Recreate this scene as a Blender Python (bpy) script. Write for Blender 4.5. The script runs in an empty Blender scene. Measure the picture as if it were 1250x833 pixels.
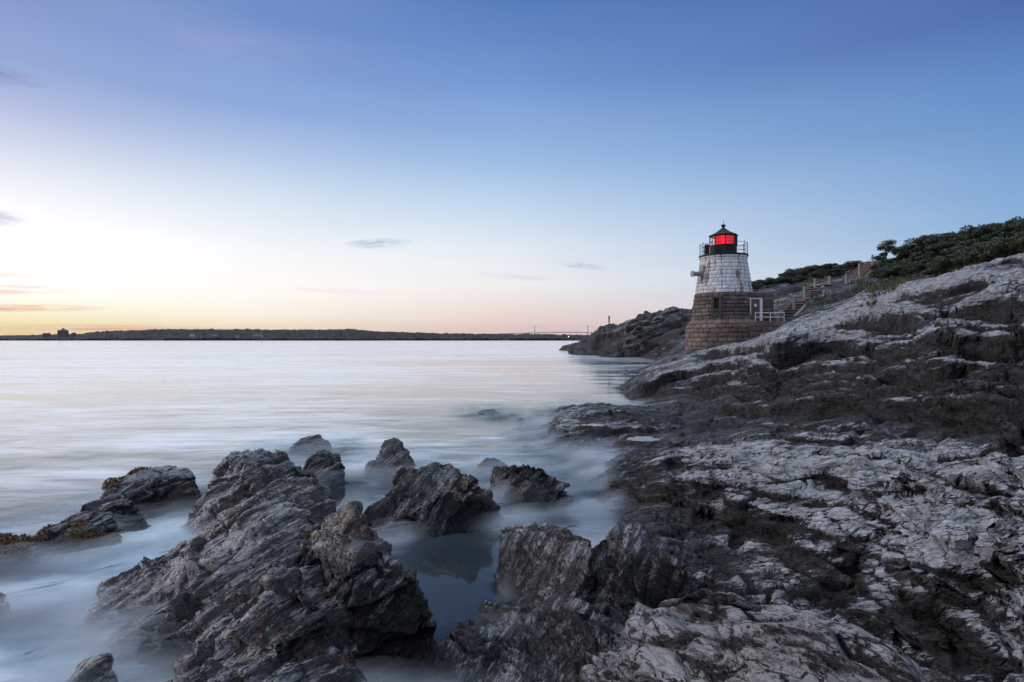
import bpy, bmesh, math, random
import numpy as np
from mathutils import Vector, Matrix
from mathutils.bvhtree import BVHTree

random.seed(7)
rng = np.random.default_rng(11)
sc = bpy.context.scene
COL = sc.collection
R = math.radians

# ------------------------------------------------------------------ camera
CAMZ, F0 = 3.0, 694.4            # eye height (m), focal length in photo pixels (20 mm on 36 mm)
HZ = 414.0                       # row of the horizon in the photo
cd = bpy.data.cameras.new('camera')
cam = bpy.data.objects.new('camera', cd)
COL.objects.link(cam)
cd.lens = 20.0
cd.sensor_width = 36.0
cd.clip_start = 0.05
cd.clip_end = 40000
cd.shift_y = -(416.5 - HZ) / 1250.0
cam.location = (0, 0, CAMZ)
cam.rotation_euler = (R(90), 0, 0)
sc.camera = cam

# ------------------------------------------------------------------ sky
SUN_AZ, SUN_EL = -72.0, 2.5      # afterglow: out of frame to the left, on the horizon


def lin(r, g, b):
    f = lambda c: (c / 255) / 12.92 if c <= 10 else (((c / 255) + 0.055) / 1.055) ** 2.4
    return (f(r), f(g), f(b), 1)


def build_world():
    w = bpy.data.worlds.new('World')
    sc.world = w
    w.use_nodes = True
    nt = w.node_tree
    N, L = nt.nodes, nt.links
    bg = N['Background']

    def math_(op, a, b=None, c=None, clamp=False):
        n = N.new('ShaderNodeMath'); n.operation = op; n.use_clamp = clamp
        for i, v in enumerate((a, b, c)):
            if v is None: continue
            if isinstance(v, (int, float)): n.inputs[i].default_value = v
            else: L.new(v, n.inputs[i])
        return n.outputs[0]

    def mix(f, a, b, mode='MIX'):
        n = N.new('ShaderNodeMix'); n.data_type = 'RGBA'; n.blend_type = mode
        for i, v in ((0, f), (6, a), (7, b)):
            if isinstance(v, (int, float, tuple)): n.inputs[i].default_value = v
            else: L.new(v, n.inputs[i])
        return n.outputs[2]

    def ramp(fac, stops, interp='LINEAR'):
        n = N.new('ShaderNodeValToRGB'); n.color_ramp.interpolation = interp
        e = n.color_ramp.elements
        while len(e) < len(stops): e.new(0.5)
        for el, (p, c) in zip(e, stops):
            el.position = p; el.color = c
        L.new(fac, n.inputs[0])
        return n.outputs[0]

    tc = N.new('ShaderNodeTexCoord')
    sep = N.new('ShaderNodeSeparateXYZ'); L.new(tc.outputs['Generated'], sep.inputs[0])
    x, y, z = sep.outputs
    el = math_('MULTIPLY', math_('ARCSINE', z), 180 / math.pi)
    az = math_('MULTIPLY', math_('ARCTAN2', x, y), 180 / math.pi)
    e45 = math_('DIVIDE', el, 45.0, clamp=True)

    def R_(stops):
        return [(d / 45.0, lin(*c) if len(c) == 3 else tuple(v * c[3] for v in lin(*c[:3])[:3]) + (1,)) for d, c in stops]

    left = ramp(e45, R_([(0, (253, 206, 146, 1.1)), (0.8, (255, 230, 160, 1.15)), (2.0, (255, 245, 203, 1.18)), (3.6, (255, 252, 242, 1.25)),
                         (7.5, (254, 253, 254, 1.25)), (11, (250, 250, 254, 1.05)), (13.5, (230, 234, 248)), (17, (190, 198, 232)), (20, (157, 177, 221)),
                         (24.5, (137, 158, 208)), (36, (150, 160, 206)), (45, (218, 229, 248, 1.28))]))
    cleft = ramp(e45, R_([(0, (250, 207, 164, 1.08)), (1.0, (255, 232, 196, 1.1)), (2.2, (255, 245, 228, 1.1)), (4.5, (255, 251, 246, 1.1)),
                         (8.5, (250, 252, 254, 1.05)), (12, (228, 240, 251)), (16, (192, 212, 241)), (20.5, (146, 174, 226)),
                         (27.5, (114, 146, 205)), (37, (122, 146, 204)), (45, (218, 229, 248, 1.28))]))
    mid = ramp(e45, R_([(0, (243, 205, 198)), (1.2, (249, 219, 209)), (3.0, (250, 233, 226)), (5.5, (250, 247, 247)),
                        (9.3, (230, 239, 249)), (13, (200, 222, 245)), (17.1, (164, 197, 236)), (24, (122, 158, 216)),
                        (31, (87, 125, 190)), (38, (96, 128, 192)), (45, (218, 229, 248, 1.28))]))
    right = ramp(e45, R_([(0, (205, 190, 205)), (2.5, (196, 202, 224)), (6, (164, 198, 231)), (9, (138, 180, 224)),
                          (13, (122, 164, 215)), (19, (98, 140, 200)), (24, (76, 108, 173)), (36, (84, 114, 180)), (45, (218, 229, 248, 1.28))]))
    a0 = math_('DIVIDE', math_('ADD', az, 44.0), 20.0, clamp=True)
    a1 = math_('DIVIDE', math_('ADD', az, 24.0), 24.0, clamp=True)
    a2 = math_('DIVIDE', az, 44.0, clamp=True)
    behind = math_('DIVIDE', math_('SUBTRACT', math_('ABSOLUTE', az), 95.0), 60.0, clamp=True)
    grad = mix(a2, mix(a1, mix(a0, left, cleft), mid), right)
    back = ramp(e45, R_([(0, (170, 176, 202)), (6, (178, 184, 212)), (14, (166, 182, 216)), (28, (156, 174, 214)), (45, (218, 229, 248, 1.28))]))
    grad = mix(behind, grad, back)
    # Nishita twilight underneath the measured gradient
    sky = N.new('ShaderNodeTexSky'); sky.sky_type = 'NISHITA'; sky.sun_disc = False
    sky.sun_elevation = R(SUN_EL); sky.sun_rotation = R(SUN_AZ)
    sky.air_density = 1.0; sky.dust_density = 1.0; sky.ozone_density = 6.0
    nish = mix(1.0, sky.outputs[0], (0.06, 0.06, 0.06, 1), 'MULTIPLY')
    nish = mix(1.0, nish, (1.2, 1.2, 1.2, 1), 'DARKEN')
    base = mix(0.05, grad, nish)

    # thin cirrus streaks: noise in (azimuth, elevation), kept inside soft windows of the sky
    def streak(az0, el0, wa, we, col, amt, seed, tilt=0.0):
        da = math_('SUBTRACT', az, az0)
        de = math_('SUBTRACT', math_('SUBTRACT', el, el0), math_('MULTIPLY', da, tilt))
        cv = N.new('ShaderNodeCombineXYZ')
        L.new(math_('MULTIPLY', da, 1.6 / wa), cv.inputs[0]); L.new(math_('MULTIPLY', de, 1.3 / we), cv.inputs[1])
        cv.inputs[2].default_value = seed
        ns = N.new('ShaderNodeTexNoise'); ns.inputs['Scale'].default_value = 1.0; ns.inputs['Detail'].default_value = 5
        ns.inputs['Roughness'].default_value = 0.6; ns.inputs['Distortion'].default_value = 0.6
        L.new(cv.outputs[0], ns.inputs['Vector'])
        g = math_('ADD', math_('POWER', math_('DIVIDE', da, wa), 2.0), math_('POWER', math_('DIVIDE', de, we), 2.0))
        g = math_('SUBTRACT', 1.0, g, clamp=True)
        m = math_('MULTIPLY', math_('MULTIPLY', math_('SUBTRACT', ns.outputs[0], 0.33), 3.2, clamp=True), g)
        return math_('MULTIPLY', m, amt), col

    S = [streak(-43, 13.2, 8, 2.0, lin(205, 205, 228), 0.0, 1.0),
         streak(-44, 19.0, 5.5, 0.8, lin(118, 122, 178), 0.75, 2.0, 0.02),
         streak(-44, 8.9, 4.0, 0.9, lin(160, 160, 195), 0.8, 3.0, 0.03),
         streak(-42.5, 4.75, 5, 0.3, lin(247, 205, 195), 0.6, 4.0, 0.02),
         streak(-43, 3.7, 6, 0.48, lin(247, 184, 166), 0.85, 5.0, 0.03),
         streak(-41, 2.35, 6, 0.35, lin(240, 170, 140), 1.0, 6.0, 0.035),
         streak(-13.2, 9.3, 3.6, 0.55, lin(168, 182, 214), 0.9, 7.0, 0.07),
         streak(7.2, 7.25, 2.6, 0.42, lin(176, 188, 218), 0.8, 8.0, -0.13),
         streak(0.5, 6.2, 4.5, 0.3, lin(206, 213, 232), 0.6, 9.0, -0.07),
         streak(-17, 4.6, 6, 0.35, lin(226, 222, 232), 0.55, 10.0, -0.03),
         streak(-26, 25, 16, 2.6, lin(168, 168, 214), 0.15, 11.0, 0.05),
         streak(-38, 0.9, 14, 0.35, lin(228, 150, 120), 0.7, 12.0, 0.0),
         streak(-26, 24.6, 7, 2.0, lin(180, 180, 222), 0.18, 14.0, 0.06)]
    for m, c in S:
        base = mix(m, base, c)
    # very faint unevenness of the whole sky
    ns = N.new('ShaderNodeTexNoise'); ns.inputs['Scale'].default_value = 2.2; ns.inputs['Detail'].default_value = 4
    mp = N.new('ShaderNodeMapping'); mp.inputs['Scale'].default_value = (1, 1, 5)
    L.new(tc.outputs['Generated'], mp.inputs[0]); L.new(mp.outputs[0], ns.inputs['Vector'])
    base = mix(1.0, base, ramp(ns.outputs[0], [(0.3, (0.965, 0.97, 0.975, 1)), (0.7, (1.035, 1.03, 1.025, 1))]), 'MULTIPLY')
    L.new(base, bg.inputs[0])
    bg.inputs[1].default_value = 1.0


build_world()
sd = bpy.data.lights.new('sun', 'SUN')
sun = bpy.data.objects.new('sun', sd)
COL.objects.link(sun)
sd.energy = 1.2
sd.angle = R(26)
sd.color = (1.0, 0.87, 0.84)
_d = Vector((math.sin(R(SUN_AZ)), math.cos(R(SUN_AZ)), math.tan(R(18.0))))
sun.rotation_euler = _d.to_track_quat('Z', 'Y').to_euler()
sun.location = (-60, 60, 40)

sc.view_settings.view_transform = 'Standard'
sc.view_settings.look = 'None'
sc.view_settings.exposure = 0.0
sc.view_settings.gamma = 1.0
sc.view_settings.use_curve_mapping = False
sc.render.engine = 'CYCLES'
sc.cycles.use_adaptive_sampling = True
sc.cycles.adaptive_threshold = 0.02
sc.cycles.adaptive_min_samples = 64
sc.cycles.use_denoising = True
sc.cycles.max_bounces = 6
sc.cycles.transparent_max_bounces = 12
sc.cycles.caustics_reflective = False
sc.cycles.caustics_refractive = False


# ------------------------------------------------------------------ tools
def P(px, py, z):
    """point of height z seen at a photo pixel below the horizon"""
    Y = (CAMZ - z) * F0 / (py - HZ)
    return Vector(((px - 625.0) / F0 * Y, Y, z))


def D(px, py, Y):
    """point at depth Y seen at a photo pixel"""
    return Vector(((px - 625.0) / F0 * Y, Y, CAMZ - (py - HZ) / F0 * Y))


def unit(v):
    v = np.array(v, float)
    return v / np.linalg.norm(v)


_prng = np.random.default_rng(5)
_PERM = np.tile(_prng.permutation(512).astype(np.int64), 2)
_GR = _prng.normal(size=(512, 3)); _GR /= np.linalg.norm(_GR, axis=1)[:, None]
_RV = _prng.random((512, 3))


def _hash(i, j, k):
    return _PERM[(_PERM[(_PERM[i & 511] + j) & 511] + k) & 511]


def perlin(p):
    p = np.asarray(p, float)
    i = np.floor(p).astype(np.int64)
    f = p - i
    u = f * f * f * (f * (f * 6 - 15) + 10)
    out = 0
    for dx in (0, 1):
        wx = u[:, 0] if dx else 1 - u[:, 0]
        for dy in (0, 1):
            wy = u[:, 1] if dy else 1 - u[:, 1]
            for dz in (0, 1):
                wz = u[:, 2] if dz else 1 - u[:, 2]
                g = _GR[_hash(i[:, 0] + dx, i[:, 1] + dy, i[:, 2] + dz)]
                out = out + wx * wy * wz * (g[:, 0] * (f[:, 0] - dx) + g[:, 1] * (f[:, 1] - dy) + g[:, 2] * (f[:, 2] - dz))
    return out * 1.5


def fbm(p, octv=4, gain=0.5, lac=2.03):
    a, s, o = 1.0, 1.0, 0
    for k in range(octv):
        o = o + a * perlin(np.asarray(p) * s + 17.3 * k)
        a *= gain; s *= lac
    return o


def ridged(p, octv=4, gain=0.5, lac=2.1):
    a, s, o = 1.0, 1.0, 0
    for k in range(octv):
        o = o + a * (1 - 2 * np.abs(perlin(np.asarray(p) * s + 9.1 * k)))
        a *= gain; s *= lac
    return o


def cells(p):
    """F1, F2-F1 and a random id of a jittered cell pattern"""
    p = np.asarray(p, float)
    i0 = np.floor(p).astype(np.int64)
    n = len(p)
    f1 = np.full(n, 9.0); f2 = np.full(n, 9.0); idv = np.zeros(n)
    for dx in (-1, 0, 1):
        for dy in (-1, 0, 1):
            for dz in (-1, 0, 1):
                c = i0 + np.array([dx, dy, dz])
                h = _hash(c[:, 0], c[:, 1], c[:, 2])
                d = np.sqrt((((c + _RV[h]) - p) ** 2).sum(1))
                closer = d < f1
                f2 = np.where(closer, f1, np.minimum(f2, d))
                idv = np.where(closer, _RV[h, 0], idv)
                f1 = np.where(closer, d, f1)
    return f1, f2 - f1, idv


def sstep(a, b, x):
    t = np.clip((x - a) / (b - a), 0, 1)
    return t * t * (3 - 2 * t)


def stair(q, sharp=0.30):
    k = np.floor(q)
    f = q - k
    return k + sstep(0.5 - sharp / 2, 0.5 + sharp / 2, f) - q


def link(o, parent=None):
    COL.objects.link(o)
    if parent is not None:
        o.parent = parent
    return o


def tag(o, label, cat, group=None, kind=None):
    if label: o['label'] = label
    if cat: o['category'] = cat
    if group: o['group'] = group
    if kind: o['kind'] = kind
    return o


def empty(name, loc, label, cat, group=None, rz=0.0):
    o = bpy.data.objects.new(name, None)
    o.location = loc
    o.rotation_euler = (0, 0, rz)
    o.empty_display_size = 0.3
    link(o)
    return tag(o, label, cat, group)


def structure(o):
    o['kind'] = 'structure'
    return o


def grid_mesh(name, V, nu, nv, smooth=True):
    """V is (nu*nv, 3), row-major with v fastest"""
    idx = np.arange(nu * nv).reshape(nu, nv)
    q = np.stack([idx[:-1, :-1], idx[1:, :-1], idx[1:, 1:], idx[:-1, 1:]], -1).reshape(-1, 4)
    me = bpy.data.meshes.new(name)
    me.vertices.add(len(V)); me.vertices.foreach_set('co', np.ascontiguousarray(V, np.float32).ravel())
    me.loops.add(q.size); me.loops.foreach_set('vertex_index', q.astype(np.int32).ravel())
    me.polygons.add(len(q)); me.polygons.foreach_set('loop_start', (np.arange(len(q)) * 4).astype(np.int32))
    me.update(calc_edges=True)
    me.polygons.foreach_set('use_smooth', np.full(len(q), smooth))
    return me


def quads_mesh(name, Q):
    """loose quads, Q is (n,4,3)"""
    n = len(Q)
    me = bpy.data.meshes.new(name)
    me.vertices.add(n * 4); me.vertices.foreach_set('co', np.ascontiguousarray(Q, np.float32).ravel())
    me.loops.add(n * 4); me.loops.foreach_set('vertex_index', np.arange(n * 4, dtype=np.int32))
    me.polygons.add(n); me.polygons.foreach_set('loop_start', (np.arange(n) * 4).astype(np.int32))
    me.update(calc_edges=True)
    return me


def set_attr(me, name, vals):
    a = me.attributes.new(name, 'FLOAT', 'POINT')
    a.data.foreach_set('value', np.ascontiguousarray(vals, np.float32))


def coords(me):
    c = np.empty(len(me.vertices) * 3, np.float32); me.vertices.foreach_get('co', c)
    return c.reshape(-1, 3).astype(float)


def normals(me):
    c = np.empty(len(me.vertices) * 3, np.float32); me.vertices.foreach_get('normal', c)
    return c.reshape(-1, 3).astype(float)


class MB:
    """collects shapes and links them as ONE mesh object"""
    def __init__(self): self.bm = bmesh.new()

    def box(self, c, s, rz=0.0, bev=0.0, mat=None):
        g = bmesh.ops.create_cube(self.bm, size=1.0)
        M = Matrix.Translation(Vector(c)) @ Matrix.Rotation(rz, 4, 'Z') @ Matrix.Diagonal((s[0], s[1], s[2], 1))
        bmesh.ops.transform(self.bm, matrix=(mat @ M) if mat else M, verts=g['verts'])
        if bev:
            es = list({e for v in g['verts'] for e in v.link_edges})
            bmesh.ops.bevel(self.bm, geom=es, offset=bev, segments=2, affect='EDGES', profile=0.7)
        return self

    def tube(self, a, b, r, r2=None, n=10, caps=True):
        a, b = Vector(a), Vector(b)
        d = b - a
        M = Matrix.Translation((a + b) / 2) @ d.to_track_quat('Z', 'Y').to_matrix().to_4x4()
        bmesh.ops.create_cone(self.bm, cap_ends=caps, segments=n, radius1=r, radius2=r if r2 is None else r2, depth=d.length, matrix=M)
        return self

    def path(self, pts, r, n=8):
        for a, b in zip(pts[:-1], pts[1:]): self.tube(a, b, r, n=n)
        return self

    def lathe(self, prof, n=32, c=(0, 0, 0), close_top=True, close_bot=True, a0=0.0):
        rings = []
        for r, z in prof:
            rings.append([self.bm.verts.new((c[0] + r * math.cos(a0 + 2 * math.pi * k / n), c[1] + r * math.sin(a0 + 2 * math.pi * k / n), c[2] + z)) for k in range(n)])
        for A, B in zip(rings[:-1], rings[1:]):
            for k in range(n):
                self.bm.faces.new((A[k], A[(k + 1) % n], B[(k + 1) % n], B[k]))
        if close_bot: self.bm.faces.new(rings[0][::-1])
        if close_top: self.bm.faces.new(rings[-1])
        return self

    def sphere(self, c, r, seg=16, sz=1.0):
        M = Matrix.Translation(Vector(c)) @ Matrix.Diagonal((r, r, r * sz, 1))
        bmesh.ops.create_uvsphere(self.bm, u_segments=seg, v_segments=seg // 2, radius=1.0, matrix=M)
        return self

    def build(self, name, mat, parent=None, smooth=False, loc=None):
        bmesh.ops.recalc_face_normals(self.bm, faces=self.bm.faces)
        me = bpy.data.meshes.new(name)
        self.bm.to_mesh(me); self.bm.free()
        me.materials.append(mat)
        if smooth:
            me.polygons.foreach_set('use_smooth', np.full(len(me.polygons), True))
            me.set_sharp_from_angle(angle=R(35))
        o = bpy.data.objects.new(name, me)
        if loc is not None: o.location = loc
        return link(o, parent)


# ------------------------------------------------------------------ materials
class NT:
    def __init__(self, name):
        self.m = bpy.data.materials.new(name)
        self.m.use_nodes = True
        self.N = self.m.node_tree.nodes; self.L = self.m.node_tree.links
        self.bsdf = self.N['Principled BSDF']; self.out = self.N['Material Output']

    def put(self, sock, v):
        if isinstance(v, (int, float)): sock.default_value = v
        elif isinstance(v, (tuple, list)): sock.default_value = tuple(v) + ((1,) if len(v) == 3 and len(sock.default_value) == 4 else ())
        else: self.L.new(v, sock)

    def math(self, op, a, b=None, c=None, clamp=False):
        n = self.N.new('ShaderNodeMath'); n.operation = op; n.use_clamp = clamp
        for i, v in enumerate((a, b, c)):
            if v is not None: self.put(n.inputs[i], v)
        return n.outputs[0]

    def mix(self, f, a, b, mode='MIX'):
        n = self.N.new('ShaderNodeMix'); n.data_type = 'RGBA'; n.blend_type = mode
        self.put(n.inputs[0], f); self.put(n.inputs[6], a); self.put(n.inputs[7], b)
        return n.outputs[2]

    def smooth(self, x, a, b, lo=0.0, hi=1.0):
        n = self.N.new('ShaderNodeMapRange'); n.interpolation_type = 'SMOOTHSTEP'
        self.put(n.inputs[0], x); self.put(n.inputs[1], a); self.put(n.inputs[2], b); self.put(n.inputs[3], lo); self.put(n.inputs[4], hi)
        return n.outputs[0]

    def ramp(self, f, stops):
        n = self.N.new('ShaderNodeValToRGB'); e = n.color_ramp.elements
        while len(e) < len(stops): e.new(0.5)
        for el, (p, c) in zip(e, stops):
            el.position = p; el.color = tuple(c) + (1,)
        self.put(n.inputs[0], f)
        return n.outputs[0]

    def noise(self, vec, scale, detail=4, rough=0.5, dist=0.0):
        n = self.N.new('ShaderNodeTexNoise')
        self.put(n.inputs['Scale'], scale); self.put(n.inputs['Detail'], detail); self.put(n.inputs['Roughness'], rough); self.put(n.inputs['Distortion'], dist)
        if vec is not None: self.L.new(vec, n.inputs['Vector'])
        return n.outputs[0]

    def voro(self, vec, scale, feature='DISTANCE_TO_EDGE'):
        n = self.N.new('ShaderNodeTexVoronoi'); n.feature = feature
        self.put(n.inputs['Scale'], scale); self.L.new(vec, n.inputs['Vector'])
        return n.outputs[0]

    def pos(self): return self.N.new('ShaderNodeNewGeometry').outputs['Position']

    def obj(self): return self.N.new('ShaderNodeTexCoord').outputs['Object']

    def scale(self, vec, s):
        n = self.N.new('ShaderNodeMapping'); n.inputs['Scale'].default_value = s; self.L.new(vec, n.inputs[0]); return n.outputs[0]

    def dot(self, vec, d):
        n = self.N.new('ShaderNodeVectorMath'); n.operation = 'DOT_PRODUCT'; self.L.new(vec, n.inputs[0]); n.inputs[1].default_value = d; return n.outputs['Value']

    def xyz(self, a, b, c):
        n = self.N.new('ShaderNodeCombineXYZ')
        for i, v in enumerate((a, b, c)): self.put(n.inputs[i], v)
        return n.outputs[0]

    def sepz(self, vec):
        n = self.N.new('ShaderNodeSeparateXYZ'); self.L.new(vec, n.inputs[0]); return n.outputs

    def attr(self, name):
        n = self.N.new('ShaderNodeAttribute'); n.attribute_name = name; return n.outputs['Fac']

    def bump(self, h, dist, strength=1.0, nrm=None):
        n = self.N.new('ShaderNodeBump'); self.put(n.inputs['Height'], h); n.inputs['Distance'].default_value = dist; n.inputs['Strength'].default_value = strength
        if nrm is not None: self.L.new(nrm, n.inputs['Normal'])
        return n.outputs[0]

    def set(self, **k):
        for a, v in k.items(): self.put(self.bsdf.inputs[a.replace('_', ' ')], v)
        return self.m


def plain(name, col, rough=0.6, metal=0.0, var=0.25, scale=6.0):
    t = NT(name)
    n = t.noise(t.obj(), scale, 5, 0.6)
    c = t.mix(n, tuple(v * (1 - var) for v in col), tuple(min(1, v * (1 + var)) for v in col))
    return t.set(Base_Color=c, Roughness=rough, Metallic=metal)


def frame(strike, dip):
    """unit vectors along strike, down dip and across the bedding; dip > 0 leans to the left of strike"""
    t = unit((strike[0], strike[1], 0))
    m = np.array([-t[1], t[0], 0])
    n = unit(math.sin(R(dip)) * m + math.cos(R(dip)) * np.array([0, 0, 1]))
    return t, np.cross(n, t), n


_n = unit((-0.30, -0.035, 1.0))
_u = np.array([-0.93, 0.36, 0.0]); _u = unit(_u - _n * (_u @ _n))
FR_R = (_u, np.cross(_n, _u), _n)     # headland ledges dip gently to the sea
FR_L = frame((0.50, 0.86), 52)       # foreground skerries: steep foliation
FR_C = frame((0.30, 0.95), 60)


def rock_material(name, fr, dark, mid, light, scale=1.0, spec=0.5, stain=(0.085, 0.062, 0.042), stain_amt=0.35, rust=0.0, wet=0.32, film=0.0):
    t = NT(name)
    p = t.pos()
    u, v, s = (t.dot(p, tuple(a)) for a in fr)
    sv = t.xyz(t.math('MULTIPLY', u, 0.55 * scale), t.math('MULTIPLY', v, 1.6 * scale), t.math('MULTIPLY', s, 6.5 * scale))
    streak = t.noise(sv, 1.5, 8, 0.62, 0.5)
    fine = t.noise(sv, 7.0, 8, 0.7, 0.3)
    patch = t.noise(p, 0.55 * scale, 5, 0.6, 0.4)
    grain = t.noise(p, 46 * scale, 5, 0.7)
    cv = t.xyz(t.math('MULTIPLY', u, 0.8 * scale), t.math('MULTIPLY', v, 2.0 * scale), t.math('ADD', t.math('MULTIPLY', s, 4.5 * scale), t.math('MULTIPLY', streak, 0.7)))
    wob = t.N.new('ShaderNodeVectorMath'); wob.operation = 'ADD'
    nz = t.N.new('ShaderNodeTexNoise'); nz.inputs['Scale'].default_value = 2.5; nz.inputs['Detail'].default_value = 4; t.L.new(cv, nz.inputs['Vector'])
    t.L.new(cv, wob.inputs[0]); t.L.new(nz.outputs[1], wob.inputs[1])
    cr = t.voro(wob.outputs[0], 1.7)
    cr2 = t.voro(wob.outputs[0], 5.5)
    crack = t.smooth(cr, 0.0, 0.05)
    crack2 = t.smooth(cr2, 0.0, 0.08)
    pale = t.attr('pale')
    band = t.noise(t.xyz(t.math('MULTIPLY', u, 0.16 * scale), t.math('MULTIPLY', v, 0.8 * scale), t.math('MULTIPLY', s, 3.0 * scale)), 1.0, 5, 0.6, 0.4)
    # bare weathered stone wins where 'pale' is high, dark algae and dirt elsewhere; on rocks it also paints lit tops and sheen
    q = t.math('ADD', pale, t.math('ADD', t.math('MULTIPLY', t.math('SUBTRACT', streak, 0.5), 1.5), t.math('ADD', t.math('MULTIPLY', t.math('SUBTRACT', patch, 0.5), 0.5), t.math('MULTIPLY', t.math('SUBTRACT', band, 0.5), 1.5))))
    q = t.math('SUBTRACT', q, t.math('MULTIPLY', t.math('SUBTRACT', 1.0, crack), 0.5))
    q = t.math('SUBTRACT', q, t.math('MULTIPLY', t.math('SUBTRACT', 1.0, crack2), 0.22))
    q = t.math('ADD', q, t.math('MULTIPLY', t.math('SUBTRACT', fine, 0.5), 0.9))
    fp = t.smooth(q, 0.32, 0.74)
    base = t.ramp(t.math('ADD', t.math('MULTIPLY', fine, 0.6), t.math('MULTIPLY', streak, 0.4)), [(0.30, dark), (0.52, mid), (0.75, tuple(c * 1.5 for c in mid))])
    base = t.mix(t.math('MULTIPLY', t.smooth(t.noise(p, 0.8, 4, 0.6, 1.0), 0.45, 0.65), stain_amt), base, stain)
    if rust:
        base = t.mix(t.math('MULTIPLY', t.smooth(t.noise(p, 2.3, 6, 0.7, 0.8), 0.54, 0.66), rust), base, (0.30, 0.135, 0.075))
    lt = t.ramp(t.noise(sv, 3.1, 7, 0.65, 0.4), [(0.3, tuple(c * 0.62 for c in light)), (0.5, light), (0.72, tuple(min(0.75, c * 1.25) for c in light))])
    lt = t.mix(t.math('MULTIPLY', t.smooth(t.noise(p, 1.1, 5, 0.6, 0.6), 0.48, 0.68), 0.30), lt, tuple(c * f for c, f in zip(light, (0.78, 0.66, 0.52))))
    col = t.mix(fp, base, lt)
    col = t.mix(t.math('MULTIPLY', t.math('SUBTRACT', 1.0, crack), 0.75), col, tuple(c * 0.6 for c in dark))
    col = t.mix(t.math('MULTIPLY', t.smooth(grain, 0.35, 0.7), 0.35), col, t.mix(0.5, col, (0.02, 0.02, 0.022)))
    h = t.math('ADD', t.math('MULTIPLY', streak, 1.0), t.math('MULTIPLY', fine, 0.55))
    h = t.math('ADD', h, t.math('ADD', t.math('MULTIPLY', crack, 0.40), t.math('MULTIPLY', crack2, 0.16)))
    h = t.math('ADD', h, t.math('MULTIPLY', grain, 0.10))
    nrm = t.bump(h, 0.13 / scale, 1.0)
    rough = t.math('ADD', t.math('MULTIPLY', fp, 0.16 if film else 0.34), t.math('ADD', wet, t.math('MULTIPLY', t.math('SUBTRACT', grain, 0.5), 0.3)))
    t.set(Specular_IOR_Level=spec)
    if film:
        t.set(Coat_Weight=film, Coat_Roughness=0.16)
        t.L.new(t.bump(h, 0.05 / scale, 0.8), t.bsdf.inputs['Coat Normal'])
    return t.set(Base_Color=col, Roughness=rough, Normal=nrm)


M = {}
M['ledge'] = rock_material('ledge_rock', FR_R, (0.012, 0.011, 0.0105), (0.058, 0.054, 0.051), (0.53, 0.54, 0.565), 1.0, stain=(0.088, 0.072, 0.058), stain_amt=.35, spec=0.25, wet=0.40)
M['skerry'] = rock_material('skerry_rock', FR_L, (0.009, 0.009, 0.010), (0.028, 0.028, 0.030), (0.44, 0.45, 0.47), 1.25, rust=0.45, wet=0.15, stain_amt=.15, film=.3)  # light flecks also paint the wet highlights into the colour
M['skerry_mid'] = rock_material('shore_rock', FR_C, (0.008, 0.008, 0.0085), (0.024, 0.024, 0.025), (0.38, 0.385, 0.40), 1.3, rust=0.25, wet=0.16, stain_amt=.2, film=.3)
M['boulder'] = rock_material('boulder_rock', frame((-0.47, 0.88), 58), (0.010, 0.0095, 0.009), (0.034, 0.031, 0.028), (0.43, 0.425, 0.43), 1.25, rust=0.15, wet=0.36, film=.15)
M['far_rock'] = rock_material('point_rock', FR_R, (0.014, 0.013, 0.012), (0.05, 0.045, 0.04), (0.30, 0.28, 0.27), 0.35, wet=0.5)


def water_material():
    t = NT('sea_water')
    p = t.pos()
    foam_and_sheen = t.attr('foam_and_sheen'); calm = t.attr('calm'); cover = t.attr('cover')
    pv = t.scale(p, (0.16, 0.55, 1))
    n1 = t.noise(pv, 0.45, 6, 0.55, 1.2)
    pw = t.N.new('ShaderNodeMapping'); pw.inputs['Rotation'].default_value = (0, 0, R(-38)); pw.inputs['Scale'].default_value = (0.35, 1.5, 1); t.L.new(p, pw.inputs[0])
    n2 = t.noise(pw.outputs[0], 0.8, 6, 0.58, 1.4)
    n3 = t.noise(t.scale(p, (0.03, 0.13, 1)), 0.6, 5, 0.5, 0.6)
    n4 = t.noise(pw.outputs[0], 0.28, 4, 0.5, 1.8)
    f = t.math('ADD', foam_and_sheen, t.math('ADD', t.math('MULTIPLY', t.math('SUBTRACT', n1, 0.5), 1.5), t.math('MULTIPLY', t.math('SUBTRACT', n2, 0.5), 1.5)))
    f = t.math('ADD', f, t.math('ADD', t.math('MULTIPLY', t.math('SUBTRACT', n3, 0.5), 1.2), t.math('MULTIPLY', t.math('SUBTRACT', n4, 0.5), 1.0)))
    f = t.math('MULTIPLY', t.smooth(f, -0.10, 1.0), t.math('SUBTRACT', 1.0, calm))
    col = t.mix(f, (0.050, 0.066, 0.090), (0.82, 0.845, 0.885))
    col = t.mix(calm, col, (0.030, 0.040, 0.048))
    rough = t.mix(calm, t.mix(f, (0.09,) * 3, (0.22,) * 3), (0.03,) * 3)
    h = t.math('ADD', n1, t.math('MULTIPLY', n2, 0.5))
    h = t.math('MULTIPLY', h, t.math('SUBTRACT', 1.0, calm))
    b = t.bump(h, 0.06, 0.15)
    t.set(Base_Color=col, Roughness=rough, Normal=b, IOR=1.33)
    tr = t.N.new('ShaderNodeBsdfTransparent')
    tr.inputs[0].default_value = (0.97, 0.985, 0.99, 1)
    mx = t.N.new('ShaderNodeMixShader')
    t.L.new(cover, mx.inputs[0]); t.L.new(tr.outputs[0], mx.inputs[1]); t.L.new(t.bsdf.outputs[0], mx.inputs[2])
    t.L.new(mx.outputs[0], t.out.inputs[0])
    return t.m


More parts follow.
